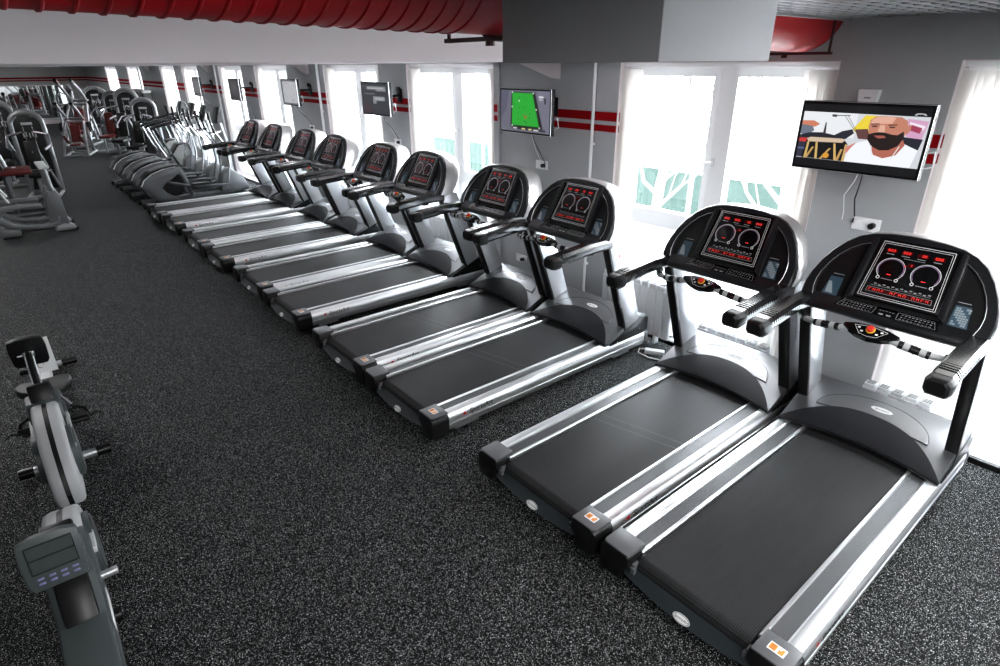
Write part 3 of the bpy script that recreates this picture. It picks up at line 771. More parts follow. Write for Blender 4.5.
    def dl(p, q, wd=.002):
        p = Vector(p); q = Vector(q); t = (q - p).normalized(); n = Vector((-t.y, t.x)) * wd / 2
        Z_ = Vector((0, .032)); g_ = lambda v_: Vector((v_.x * .94, v_.y * .64 - .002))
        d.add([D(*g_(p - n), .0020), D(*g_(q - n), .0020), D(*g_(q + n), .0020), D(*g_(p + n), .0020)], [(0, 1, 2, 3)])
    for s0, s1 in ((-.245, -.06), (.06, .245)):
        c = [(s0 * 1.0, .020), (s1 * 1.0, .020), (s1 * .92, .096), (s0 * .92, .096)]
        for i in range(4): dl(c[i], c[(i + 1) % 4], .0016)
    rnd = random.Random(3)
    for i in range(9):
        for j in range(3):
            for sg in (-1, 1):
                x = sg * (.078 + i * .0175); y = .032 + j * .024
                dl((x - .005, y), (x + .005, y), .0055 if rnd.random() > .4 else .0025)
    for i in range(5): dl((-.035 + i * .016, .075), (-.025 + i * .016, .078), .003)
    dl((-.028, .035), (-.006, .035), .014); dl((.010, .035), (.032, .035), .014)
    d.build('key_panel', None, dk, smooth=0, recalc=False)
    for sx in (-1, 1):
        d = B()
        for i in range(7):
            for j in range(5): d.disc(D(sx * .325 + (i - 3) * .013, .012 + j * .0115, .0012), .0038, .0038, R, UV, 6)
        d.build('speaker_vent', BLACK, dk, smooth=0, recalc=False)
    # side handrails
    GRIPM = mat('glossy_grip', (0.012, 0.012, 0.013), 0.16, spec=0.9)
    for sx in (-1, 1):
        pth = [(1.66, 1.035), (1.45, 1.035), (1.24, 1.020), (1.10, 1.008)]
        b = B().use(RAILM)
        oct_ = [(-.034, -.044), (.034, -.044), (.046, -.026), (.046, .012), (.030, .030), (-.030, .030), (-.046, .012), (-.046, -.026)]
        b.loft([[Vector((sx * .405 + p[0], y, z + p[1])) for p in oct_] for y, z in pth]); hr = b.build('handrail', None, root, smooth=30)
        b = B(); top = [(-.050, -.004), (-.049, .014), (-.033, .0345), (.033, .0345), (.049, .014), (.050, -.004), (.044, -.004), (.044, .010), (.030, .026), (-.030, .026), (-.044, .010), (-.044, -.004)]
        b.loft([[Vector((sx * .405 + p[0], y, z + p[1])) for p in top] for y, z in pth[1:]])
        for k in range(13):
            y = 1.15 + k * .022; z = 1.011 + .0010 * k
            b.loft([[Vector((sx * .405 + p[0], yy, z + p[1])) for p in ((-.052, .0), (-.051, .017), (-.034, .0395), (.034, .0395), (.051, .017), (.052, .0), (.03, .0), (-.03, .0))] for yy in (y, y + .006)])
        b.build('grip_pad', GRIPM, hr, smooth=25)
        b = B(); b.loft([[Vector((sx * .405 + p[0] * k, y, 1.005 + p[1] * k)) for p in oct_] for y, k in ((1.125, 1.16), (1.07, 1.18), (1.045, 1.02), (1.035, .75))])
        b.build('end_cap', BLACK, hr, smooth=30)
    # cross bar with stop hub
    pth = [(-.375, 1.47, .983), (-.33, 1.42, .982), (-.255, 1.385, .990), (-.15, 1.365, 1.008), (-.075, 1.368, 1.020)]
    b = B()
    for s in (1, -1): b.tube([(p[0] * s, p[1], p[2]) for p in pth], .0155, 12)
    cb = b.build('cross_bar', LGREY, root)
    cb.location.x = .015
    for s in (1, -1): b = B(); b.tube([(s * .385, 1.50, .985), (s * .362, 1.45, .985), (s * .325, 1.415, .987)], .021, 12); b.build('bar_socket', BLACK, cb)
    for s in (1, -1):
        b = B().use(RUB); p0, p1 = Vector((s * .265, 1.388, .989)), Vector((s * .135, 1.366, 1.010)); b.tube([p0, p0.lerp(p1, .5), p1], .0195, 12)
        b.use(LGREY)
        for u in (.22, .74):
            a = p0.lerp(p1, u - .10); c = p0.lerp(p1, u + .10); b.tube([a, c], .0200, 12)
        b.use(RUB); a = p0.lerp(p1, .44); c = p0.lerp(p1, .50); b.tube([a, c], .0215, 12)
        b.build('pulse_sensor', None, cb)
    b = B(); hub = [(-.13, .012), (-.075, .030), (.0, .036), (.075, .030), (.13, .012), (.125, -.010), (.06, -.040), (.0, -.050), (-.06, -.040), (-.125, -.010)]
    MH = Matrix(((1, 0, 0, 0), (0, .80, -.6, 1.370), (0, .6, .80, 1.028), (0, 0, 0, 1)))
    b.prism(hub, 'Z', -.025, .012, bev=.008, M=MH); hb = b.build('stop_hub', GLOSSB, root); hb.location.x = .02
    d = B().use(WHITE)
    def hl(p, q, wd=.0018, h=.0128):
        p = Vector(p); q = Vector(q); t = (q - p).normalized(); n = Vector((-t.y, t.x)) * wd / 2
        d.add([MH @ Vector((*(p - n), h)), MH @ Vector((*(q - n), h)), MH @ Vector((*(q + n), h)), MH @ Vector((*(p + n), h))], [(0, 1, 2, 3)])
    c = [(-.075, .012), (0, .026), (.075, .012), (.04, -.030), (0, -.037), (-.04, -.030)]
    for i in range(6): hl(c[i], c[(i + 1) % 6])
    for x, y in ((-.052, .004), (-.034, -.014), (.034, -.014), (.052, .004)):
        hl((x - .006, y), (x + .006, y), .009)
    d.build('hub_keys', None, hb, smooth=0, recalc=False)
    b = B().use(YEL); b.tube([MH @ Vector((0, .004, .011)), MH @ Vector((0, .004, .016))], .021, 18).use(REDB)
    b.tube([MH @ Vector((0, .004, .016)), MH @ Vector((0, .004, .027)), MH @ Vector((0, .004, .031))], [.016, .018, .013], 18)
    b.build('stop_button', None, hb)
    bpy.data.objects.remove(cs)
    return root

TM = [(0.900, 1.735, 'treadmill under the bearded man screen, at the near end of the row'),
      (1.850, 1.735, 'treadmill in front of the widest window, its console just left of the bearded man screen'),
      (3.185, 1.690, 'third treadmill counting from the bearded man screen, printed silver side rail facing the floor gap'),
      (4.145, 1.705, 'fourth treadmill from the bearded man screen, its console below the snooker screen'),
      (5.400, 1.725, 'fifth treadmill from the bearded man screen, console before the window beside the snooker screen'),
      (6.380, 1.745, 'sixth treadmill from the bearded man screen, console in the window right of the message screen'),
      (7.600, 1.735, 'treadmill seventh in the row, standing under the dark message screen'),
      (8.560, 1.745, 'treadmill eighth in the row, console right of the heating pipe and message screen'),
      (9.790, 1.750, 'treadmill ninth in the row, console below the pale chart screen'),
      (10.750, 1.730, 'treadmill at the far end of the row, beside the curved cross trainers')]
proto = make_treadmill()
for i, (x, y, lab) in enumerate(TM):
    o = proto if i == 0 else dup(proto)
    o.location = (-x, y, 0); o['label'] = lab
    if i in (1, 2, 3):      # worn belts with two pale joint lines across
        b = B()
        for k in range(2):
            yy = 0.86 + .075 * k
            b.add([(-.27, yy - .06, .1586), (.27, yy + .06, .1586), (.27, yy + .064, .1586), (-.27, yy - .056, .1586)], [(0, 1, 2, 3)])
        b.build('belt_joint', mat('belt_joint_grey', (.11, .11, .115), .6), o, smooth=0, recalc=False)
# ================================================================== SCREENS ON THE WALL
def quad(b, x0, y0, x1, y1, y, sl=0.0):
    """axis aligned rectangle of a picture: screen units 0..1 from the top-left corner"""
    return b
def television(x, z, label, draw, wdt=0.69, hgt=0.385, rz=0.0, arm=True, cord=True, ybase=3.80):
    t = thing('television', label, 'television', (-x, ybase, z), rz, 'flat screens on brackets along the window wall')
    b = B(); b.box((0, 0.022, 0), (wdt, 0.040, hgt), bev=.003); b.box((0, 0.05, -.02), (wdt * .6, 0.03, hgt * .6), bev=.01); b.build('casing', CASE, t)
    b = B(); 
    for zz in (-hgt / 2 + .002, hgt / 2 - .002): b.box((0, -.001, zz), (wdt, .006, .0022))
    for xx in (-wdt / 2 + .002, wdt / 2 - .002): b.box((xx, -.001, 0), (.0022, .006, hgt))
    b.build('bezel_edge', ALU, t, smooth=0)
    sw, sh = wdt - .035, hgt - .035
    class D:
        def __init__(s): s.b = B(); s.n = 0
        def P(s, pts, col, st=1.0):
            s.n += 1; y = -.0006 - .00025 * s.n
            s.b.use(emis('%02x%02x%02x' % tuple(int(c * 255) for c in col), col, st * .6))
            s.b.add([(-sw / 2 + u * sw, y, sh / 2 - v * sh) for u, v in pts], [tuple(range(len(pts)))])
        def R(s, u0, v0, u1, v1, col, st=1.0): s.P([(u0, v0), (u1, v0), (u1, v1), (u0, v1)], col, st)
        def E(s, u, v, ru, rv, col, st=1.0, a0=0, a1=2 * PI): s.P([(u + ru * math.cos(a0 + (a1 - a0) * k / 18), v + rv * math.sin(a0 + (a1 - a0) * k / 18)) for k in range(18 if a1 - a0 > 6 else 19)], col, st)
    d = D(); draw(d); d.b.build('screen_picture', None, t, smooth=0, recalc=False)
    if arm:
        a = B().use(BLACK); yw = WALL_Y - ybase
        a.box((.06, .07, 0), (.16, .02, .16)); a.box((.06, yw - .012, 0.03), (.10, .02, .16), bev=.003)
        a.tube([(.06, .08, .03), (.12, (.08 + yw) / 2, .03), (.06, yw - .02, .03)], .016, 8); a.box((.06, yw - .03, .10), (.05, .04, .06), bev=.01)
        a.build('wall_bracket', None, t)
    if cord:
        c = B(); yw = WALL_Y - ybase - .008
        c.tube([(.05, .05, -hgt / 2 + .02), (.03, .10, -hgt / 2 - .07), (-.02, yw * .7, -hgt / 2 - .18), (-.03, yw, -.50), (-.03, yw - .012, -.535)], .004, 6); c.build('power_cord', BLACK, t)
        c = B(); c.tube([(.03, .05, -hgt / 2 + .02), (-.01, .12, -hgt / 2 - .06), (-.09, yw * .75, -hgt / 2 - .17), (-.10, yw, -.48), (-.095, yw - .01, -.530)], .0035, 6); c.build('aerial_cord', PVC, t)
        c = B(); c.tube([(wdt / 2 - .03, .045, -.06), (wdt / 2 + .03, .05, -.04), (wdt / 2 + .035, .06, -.12), (wdt / 2 - .05, .06, -.15)], .004, 6); c.build('side_cord', PVC, t)
    return t
def pic_man(d):
    W_ = (.80, .82, .84); K = (.006, .006, .007)
    d.R(0, 0, 1, 1, K)
    d.R(.0, .12, 1, .87, (.62, .64, .68))
    d.R(.0, .12, .46, .50, (.78, .80, .83))
    d.P([(.44, .36), (.52, .14), (.66, .14), (.62, .42), (.50, .46)], (.80, .62, .05))
    d.P([(.46, .36), (.56, .34), (.60, .50), (.50, .50)], (.12, .05, .05))
    d.P([(.84, .16), (.995, .18), (.975, .45), (.86, .42)], (.62, .35, .52)); d.P([(.86, .20), (.98, .25), (.97, .31), (.87, .25)], (.85, .75, .85)); d.P([(.88, .24), (.96, .28), (.95, .36), (.87, .32)], (.35, .05, .10))
    d.P([(.82, .42), (.985, .44), (.97, .60), (.85, .52)], (.02, .02, .03))
    d.P([(0, .27), (.10, .26), (.16, .31), (.12, .36), (.04, .35), (0, .33)], (.60, .20, .12)); d.P([(0, .33), (.10, .35), (.12, .42), (.05, .50), (0, .48)], (.15, .17, .22))
    d.P([(0, .50), (.09, .45), (.20, .44), (.30, .47), (.36, .40), (.44, .36), (.46, .42), (.40, .52), (.30, .56), (0, .56)], (.02, .02, .03))
    d.P([(.20, .46), (.205, .28), (.215, .28), (.225, .46)], (.05, .04, .04))
    for p, q in (((.27, .165), (.40, .155)), ((.38, .155), (.49, .42)), ((.36, .17), (.47, .40))):
        (x0, y0), (x1, y1) = p, q; d.P([(x0, y0 - .006), (x1, y1 - .006), (x1, y1 + .006), (x0, y0 + .006)], (.04, .04, .05))
    d.P([(.25, .15), (.29, .15), (.29, .19), (.25, .185)], (.05, .05, .06))
    d.P([(0, .55), (.10, .54), (.10, .61), (0, .62)], (.55, .04, .04)); d.R(0, .61, .08, .86, (.03, .03, .05)); d.R(0, .70, .07, .73, (.10, .12, .25))
    d.P([(.07, .56), (.40, .54), (.43, .60), (.42, .865), (.05, .865)], K)
    d.P([(.07, .555), (.10, .525), (.38, .515), (.40, .545), (.38, .58), (.09, .60)], (.62, .48, .35))
    G = (.60, .40, .14)
    for x0, x1 in ((.08, .07), (.155, .17), (.31, .34), (.41, .405)): d.P([(x0, .60), (x0 + .018, .60), (x1 + .022, .865), (x1, .865)], G)
    for x0, x1 in ((.15, .08), (.30, .21), (.40, .355)): d.P([(x0 - .02, .68), (x0, .68), (x1 + .022, .865), (x1, .865)], (.50, .30, .10))
    d.E(.265, .80, .028, .045, (.65, .30, .04))
    # tank top
    d.P([(.43, .865), (.44, .70), (.50, .56), (.60, .50), (.66, .60), (.80, .66), (.86, .52), (.97, .60), (.945, .865)], (.86, .88, .92))
    SK = (.52, .21, .14); SKL = (.72, .40, .30)
    d.P([(.42, .64), (.50, .55), (.47, .62), (.44, .72), (.42, .74)], (.60, .22, .18))
    d.P([(.60, .54), (.62, .44), (.84, .44), (.87, .54), (.82, .70), (.73, .76), (.65, .72)], (.42, .13, .09))
    d.P([(.855, .26), (.88, .24), (.885, .32), (.855, .40)], SK)
    d.P([(.565, .30), (.57, .20), (.61, .145), (.68, .135), (.80, .14), (.85, .19), (.86, .30), (.85, .42), (.80, .56), (.72, .62), (.63, .56), (.585, .44)], SK)
    d.P([(.575, .26), (.585, .19), (.62, .15), (.70, .14), (.76, .15), (.74, .24), (.65, .25)], SKL)
    d.P([(.655, .27), (.69, .27), (.70, .38), (.64, .385)], SKL)
    d.P([(.575, .42), (.60, .40), (.65, .375), (.70, .375), (.76, .40), (.80, .40), (.84, .34), (.85, .44), (.82, .56), (.76, .63), (.69, .645), (.62, .59), (.58, .50)], (.018, .010, .010))
    d.P([(.62, .43), (.70, .42), (.72, .45), (.66, .47)], (.35, .10, .08))
    for x in (.61, .745): d.P([(x - .03, .255), (x + .035, .245), (x + .035, .262), (x - .03, .272)], (.08, .03, .02)); d.P([(x - .022, .285), (x + .026, .280), (x + .02, .302), (x - .016, .304)], (.05, .02, .02))
    for p, q in (((.615, .58), (.64, .74)), ((.83, .56), (.79, .76))):
        (x0, y0), (x1, y1) = p, q; d.P([(x0, y0), (x0 + .008, y0), (x1 + .008, y1), (x1, y1)], (.75, .75, .78))
    d.R(0, 0, 1, .12, K); d.P([(0, .87), (1, .87), (1, 1), (0, 1)], K)
    d.P([(.885, .10), (.90, .075), (.93, .07), (.96, .075), (.975, .10), (.965, .105), (.94, .085), (.91, .09), (.90, .11)], (.45, .46, .48))
def pic_snooker(d):
    d.R(0, 0, 1, 1, (.13, .13, .17)); d.P([(0, 0), (.18, 0), (.12, .5), (0, .7)], (.09, .09, .13)); d.P([(.75, 0), (1, 0), (1, 1), (.9, 1)], (.15, .15, .20))
    d.P([(.235, .035), (.715, .035), (.87, .90), (.21, .90)], (.012, .012, .012))
    d.P([(.255, .06), (.66, .06), (.80, .85), (.245, .85)], (.02, .36, .03))
    for u, v in ((.255, .05), (.68, .06), (.25, .86), (.81, .87), (.25, .40), (.745, .44)): d.E(u, v, .014, .02, (.7, .7, .7))
    for u, v, c in ((.40, .25, (.9, .9, .9)), (.40, .16, (.02, .1, .02)), (.51, .40, (.02, .15, .03)), (.41, .42, (.02, .12, .02)), (.62, .55, (.02, .02, .02)), (.61, .65, (.02, .02, .02)), (.51, .74, (.02, .02, .02)), (.55, .77, (.02, .02, .02)), (.38, .70, (.02, .12, .02))): d.E(u, v, .011, .017, c)
    for u, v in ((.52, .62), (.54, .64), (.535, .67), (.555, .61), (.50, .60)): d.E(u, v, .012, .018, (.40, .03, .02))
    d.P([(.25, .89), (.93, .91), (.94, .96), (.25, .94)], (.02, .02, .02)); d.R(.28, .90, .36, .935, (.6, .6, .6)); d.R(.46, .905, .53, .94, (.7, .6, .25)); d.R(.60, .91, .66, .945, (.7, .6, .25)); d.R(.70, .92, .80, .95, (.6, .6, .6))
    d.E(.84, .14, .05, .03, (.45, .45, .50)); d.R(.79, .13, .90, .145, (.7, .7, .75)); d.E(.84, .20, .04, .02, (.4, .4, .45)); d.R(.905, .16, .935, .30, (.02, .02, .02))
def pic_message(d):
    d.R(0, 0, 1, 1, (.025, .028, .034)); d.R(.03, .03, .97, .97, (.035, .038, .045))
    d.R(.20, .10, .90, .25, (.22, .23, .24)); d.R(.20, .20, .55, .25, (.05, .05, .06)); d.R(.42, .42, .85, .56, (.24, .25, .26)); d.R(.42, .56, .54, .66, (.22, .23, .24))
    for k in range(8): d.R(.24 + k * .075, .14, .28 + k * .075, .18, (.5, .5, .5))
    for k in range(4): d.R(.52 + k * .075, .47, .56 + k * .075, .51, (.5, .5, .5))
    for k in range(7): d.R(.10 + k * .06, .33, .135 + k * .06, .36, (.28, .28, .29))
    d.E(.18, .84, .10, .12, (.16, .03, .04)); d.E(.18, .84, .08, .09, (.035, .038, .045)); d.R(.05, .08, .13, .11, (.2, .2, .2))
def pic_chart(d):
    d.R(0, 0, 1, 1, (.10, .10, .11)); d.R(.08, .06, .96, .93, (.42, .43, .45))
    for k in range(7):
        a = .5 + .9 * math.sin(k * 2.1); u0, v0 = .14 + .11 * k, .20 + .08 * (k % 3)
        d.P([(u0, v0), (u0 + .05, v0 + .05), (u0 + .045, v0 + .075), (u0 - .005, v0 + .02)], (.10, .10, .12)); d.P([(u0, v0 + .4), (u0 + .06, v0 + .36), (u0 + .06, v0 + .385), (u0, v0 + .425)], (.16, .16, .18))
    d.R(.30, .13, .48, .15, (.1, .1, .1)); d.R(.62, .80, .80, .83, (.15, .15, .16))
def pic_dark(d):
    d.R(0, 0, 1, 1, (.02, .02, .023)); d.P([(.15, .1), (.75, .1), (.85, .8), (.25, .85)], (.05, .05, .055)); d.P([(.35, .25), (.6, .25), (.6, .5), (.4, .55)], (.10, .09, .09))
def pic_bars(d):
    d.R(0, 0, 1, 1, (.02, .02, .023))
    for k in range(6): d.R(.12 + k * .14, .15, .17 + k * .14, .85, (.30, .31, .32))
    d.R(.3, .05, .8, .1, (.2, .2, .2))
television(1.397, 1.847, 'big wall screen showing a bald bearded man in a white tank top', pic_man)
television(4.225, 1.855, 'wall screen showing a green snooker table seen from above', pic_snooker)
television(6.95, 1.868, 'wall screen with a dark picture of pale message boxes', pic_message)
television(9.64, 1.868, 'wall screen with a pale grey chart picture', pic_chart, wdt=.62)
television(12.27, 1.845, 'wall screen with an almost black picture, next past the pale chart one', pic_dark, wdt=.60)
television(14.8, 1.845, 'smallest looking wall screen, dark with pale upright bars', pic_bars, wdt=.55)

def socket(x, z, label, n=2):
    t = thing('wall_socket', label, 'socket', (-x, WALL_Y, z), 0, 'wall sockets below the screens')
    b = B()
    b.box((0, -.006, 0), (.082 * n, .012, .082), bev=.004); b.build('socket_plate', PVC, t)
    for k in range(n): b = B(); b.cyl((-.041 * (n - 1) + .082 * k, -.012, 0), .024, .006, 'Y'); b.build('socket_insert', PVC, t)
    b = B(); b.cyl((-.041 * (n - 1) + .082 * (n - 1), -.030, 0), .019, .035, 'Y'); b.build('plug', BLACK, t)
socket(1.35, 1.312, 'double wall socket under the bearded man screen with one black plug')
socket(4.31, 1.345, 'double wall socket under the snooker screen with one black plug')
socket(7.02, 1.33, 'double wall socket under the message screen')
socket(9.70, 1.33, 'double wall socket under the pale chart screen')
socket(4.60, .33, 'low wall socket on the pier behind the treadmills below the snooker screen', 2)
t = thing('wireless_router', 'small translucent white box on the wall above the bearded man screen', 'router', (-1.50, WALL_Y, 2.05))
b = B(); b.prism([(-.05, -.035), (.05, -.035), (.06, .045), (-.06, .045)], 'Y', -.045, 0, bev=.006); b.build('router_case', PVC, t)
b = B(); b.box((0, -.047, .0), (.035, .003, .008)); b.build('router_light', GREYP, t, smooth=0)
t = thing('extension_lead', 'white power extension lead on the floor behind the treadmill with the open side rail', 'extension lead', (-2.62, 3.86, 0))
b = B(); b.box((0, 0, .022), (.16, .055, .04), rot=('Z', .5), bev=.008); b.build('socket_block', PVC, t)
b = B(); b.tube([(-.07, .02, .02), (-.14, -.02, .008), (-.10, -.09, .008), (.02, -.10, .008), (.12, -.06, .008), (.2, -.10, .008), (.24, -.02, .008)], .006, 6); b.build('cable', PVC, t)

# ================================================================== ROWING MACHINES
def rower(label, loc, rz, paper):
    """local frame: Y from the flywheel nose towards the seat"""
    r = thing('rowing_machine', label, 'rowing machine', loc, rz)
    side = [(0.0, .10), (-.02, .17), (.02, .27), (.12, .38), (.26, .46), (.40, .50), (.50, .50), (.56, .44), (.62, .30), (.62, .16), (.50, .09), (.2, .06)]
    b = B()
    for sx in (-1, 1):
        secs = []
        for x, k in ((.012, 1.0), (.045, 1.0), (.060, .975), (.066, .93)):
            secs.append([(sx * x, .3 + (p[0] - .3) * k, .26 + (p[1] - .26) * k) for p in side])
        b.loft(secs)
    hs = b.build('flywheel_housing', ROWG, r, smooth=40)
    b = B(); b.prism([(.3 + (p[0] - .3) * .985, .26 + (p[1] - .26) * .985) for p in side], 'X', -.013, .013); b.build('centre_band', BLACK, hs)
    for sx in (-1, 1):
        b = B(); b.cyl((sx * .075, .30, .26), .15, .03, 'X', 32); b.cyl((sx * .093, .30, .26), .13, .01, 'X', 32); b.build('flywheel_cover', SLATE, hs)
    b = B(); b.box((.085, .36, .36), (.02, .34, .03), rot=('X', .15), bev=.005); b.box((-.085, .36, .36), (.02, .34, .03), rot=('X', .15), bev=.005); b.build('side_trim', LGREY, hs)
    # front stabiliser
    b = B(); SW = 1.0 if paper else .42
    b.tube([(-.20 * SW, .58, .05), (.20 * SW, .58, .05)], .026, 14); st = b.build('stabiliser', SILV, r)
    for sx in (-1, 1): b = B(); b.tube([(sx * .16 * SW, .58, .05), (sx * .235 * SW, .58, .05)], .032, 14); b.build('rubber_foot', RUB, st)
    # neck and monitor arm
    b = B(); b.prism([(.44, .42), (.50, .51), (.60, .52), (.74, .46), (.86, .34), (1.25 if not paper else .80, .29 if not paper else .36), (1.25 if not paper else .74, .17), (.60, .17)], 'X', -.082, .082, bev=.015); b.build('neck_cover', SLATE, r)
    b = B(); b.prism([(.50, .50), (.55, .60), (.64, .58), (.80, .46), (.90, .36), (.80, .33), (.60, .40)], 'X', -.055, .055, bev=.012); b.build('neck_boot', BLACK, r)
    b = B(); b.tube([(0, .58, .56), (0, .64 if paper else .72, .64), (0, .755 if paper else .90, .72)], .017, 10); am = b.build('monitor_arm', BLACK, r)
    b = B(); 
    for sx in (-1, 1): b.tube([(sx * .019, .57, .57), (sx * .019, .63 if paper else .71, .65), (sx * .019, .74 if paper else .89, .73)], .0035, 6)
    b.build('arm_trim', ALU, am)
    MM = Matrix.Translation((0, .79 if paper else .94, .72)) @ Matrix.Rotation(.22, 4, 'X')
    b = B(); pr = [(-.075, -.095), (.075, -.095), (.088, -.07), (.092, .02), (.086, .085), (.04, .098), (-.04, .098), (-.086, .085), (-.092, .02), (-.088, -.07)]
    b.prism([(p[0], p[1]) for p in pr], 'Y', -.018, .018, bev=.006, M=MM); mo = b.build('monitor', SLATE if not paper else BLACK, r)
    b = B(); b.box(tuple(MM @ Vector((0, .0185, .020))), (.125, .003, .095), rot=Matrix.Rotation(.22, 4, 'X')); b.build('monitor_screen', LCD, mo, smooth=0)
    b = B(); b.box(tuple(MM @ Vector((0, .0195, .022))), (.130, .003, .004), rot=Matrix.Rotation(.22, 4, 'X'))
    for zz in (-.03, .07): b.box(tuple(MM @ Vector((0, .0195, zz))), (.134, .003, .003), rot=Matrix.Rotation(.22, 4, 'X'))
    for xx in (-.066, .066): b.box(tuple(MM @ Vector((xx, .0195, .02))), (.003, .003, .10), rot=Matrix.Rotation(.22, 4, 'X'))
    b.build('screen_border', BLACK, mo, smooth=0)
    b = B()
    for i in range(4):
        for j in range(2): b.box(tuple(MM @ Vector((-.05 + .033 * i, .0195, -.050 - .018 * j))), (.019, .004, .008), rot=Matrix.Rotation(.22, 4, 'X'), bev=.0015)
    b.build('monitor_keys', KEYV, mo)
    b = B(); b.box(tuple(MM @ Vector((0, -.03, 0))), (.06, .03, .04), bev=.006); b.tube([tuple(MM @ Vector((-.055, -.035, .0))), tuple(MM @ Vector((.02, -.035, .0)))], .009, 8); b.build('monitor_clamp', CHROME, mo)
    if paper:
        b = B(); b.box(tuple(MM @ Vector((.050, .030, -.07))), (.115, .003, .25), rot=Matrix.Rotation(.22, 4, 'X')); b.build('white_card', WHITE, mo, smooth=0)
        b = B(); b.tube([tuple(MM @ Vector((.030 + .016 * math.cos(a), .026, -.13 + .024 * math.sin(a)))) for a in [q * .5 for q in range(11)]], .0016, 5); b.build('card_mark', BLACK, mo)
    # foot rests with straps
    for sx in ((-1, 1) if paper else ()):
        MP = Matrix.Translation((sx * .125, .80, .20)) @ Matrix.Rotation(-.6, 4, 'X')
        b = B(); b.box((0, 0, 0), (.105, .30, .018), bev=.006); b.box((0, .13, .03), (.10, .02, .05), bev=.006); b.bm_ = None
        b.v = [tuple(MP @ Vector(p)) for p in b.v]; fp = b.build('foot_plate', BLACK, r)
        b = B(); b.tube([tuple(MP @ Vector((-.055, 0.02, .0))), tuple(MP @ Vector((-.045, 0.02, .06))), tuple(MP @ Vector((0, 0.02, .085))), tuple(MP @ Vector((.045, 0.02, .06))), tuple(MP @ Vector((.055, 0.02, .0)))], .010, 6, sy=.4)
        b.tube([tuple(MP @ Vector((sx * .055, 0.03, .0))), tuple(MP @ Vector((sx * .10, .0, .015))), tuple(MP @ Vector((sx * .13, -.02, -.01)))], .005, 5); b.build('foot_strap', RUB, fp)
    b = B(); b.tube([(-.14, .60, .30), (.10, .60, .30)], .018, 12) if not paper else b.tube([(-.17, .78, .20), (.17, .78, .20)], .014, 10); b.build('foot_axle', SILV if not paper else BLACK, r)
    # handle parked across the neck
    b = B().use(CHROME); b.tube([(.02, .70, .50), (.10, .60, .44), (.12, .55, .42)], .009, 8)
    if paper: b.build('handle_hook', None, r)
    SY = 1.02 if paper else 1.80
    # rail, seat, rear leg
    b = B(); b.prism([(-.035, .20), (-.030, .26), (.030, .26), (.035, .20), (.02, .175), (-.02, .175)], 'Y', .60, 2.20, bev=.004); rl = b.build('seat_rail', LGREY, r)
    b = B().use(WHITE); b.box((.0365, .95, .225), (.002, .14, .035)) if paper else b.box((-.084, .78, .27), (.002, .20, .06)); b.build('rail_label', None, rl, smooth=0)
    b = B().use(BLACK)
    secs = []
    for z, k in ((.335, .90), (.345, 1.0), (.375, 1.0), (.39, .93)):
        sec = []
        for q in range(28):
            a = 2 * PI * q / 28; c_, s_ = math.cos(a), math.sin(a)
            x = .15 * k * math.copysign(abs(c_) ** .6, c_); y = .105 * k * math.copysign(abs(s_) ** .7, s_)
            y += .03 * (abs(x) / .155) ** 2 * (1 if s_ < 0 else .2)
            sec.append((x, SY + y, z + .018 * (abs(x) / .155) ** 2))
        secs.append(sec)
    b.loft(secs); b.box((0, SY, .30), (.10, .14, .07), bev=.01); b.build('seat', None, r)
    b = B(); b.tube([(0, 2.15, .20), (0, 2.22, .06)], .02, 10); b.build('rear_leg', SILV, r)
    b = B(); b.tube([(-.15, 2.22, .04), (.15, 2.22, .04)], .022, 12); s2 = b.build('rear_stabiliser', SILV, r)
    for sx in (-1, 1): b = B(); b.tube([(sx * .09, 2.22, .04), (sx * .19, 2.22, .04)], .028, 12); b.build('rubber_foot', RUB, s2)
    return r
# first one faces down the room, second one faces the camera side
rower('grey rowing machine with a white card behind its monitor, seat pointing down the room', (3.42 * -1, -.17, 0), PI / 2 - .03, True)
rower('grey rowing machine nose to nose with the other, monitor keys in two violet rows', (3.10 * -1, -.19, 0), -PI / 2 - .02, False)

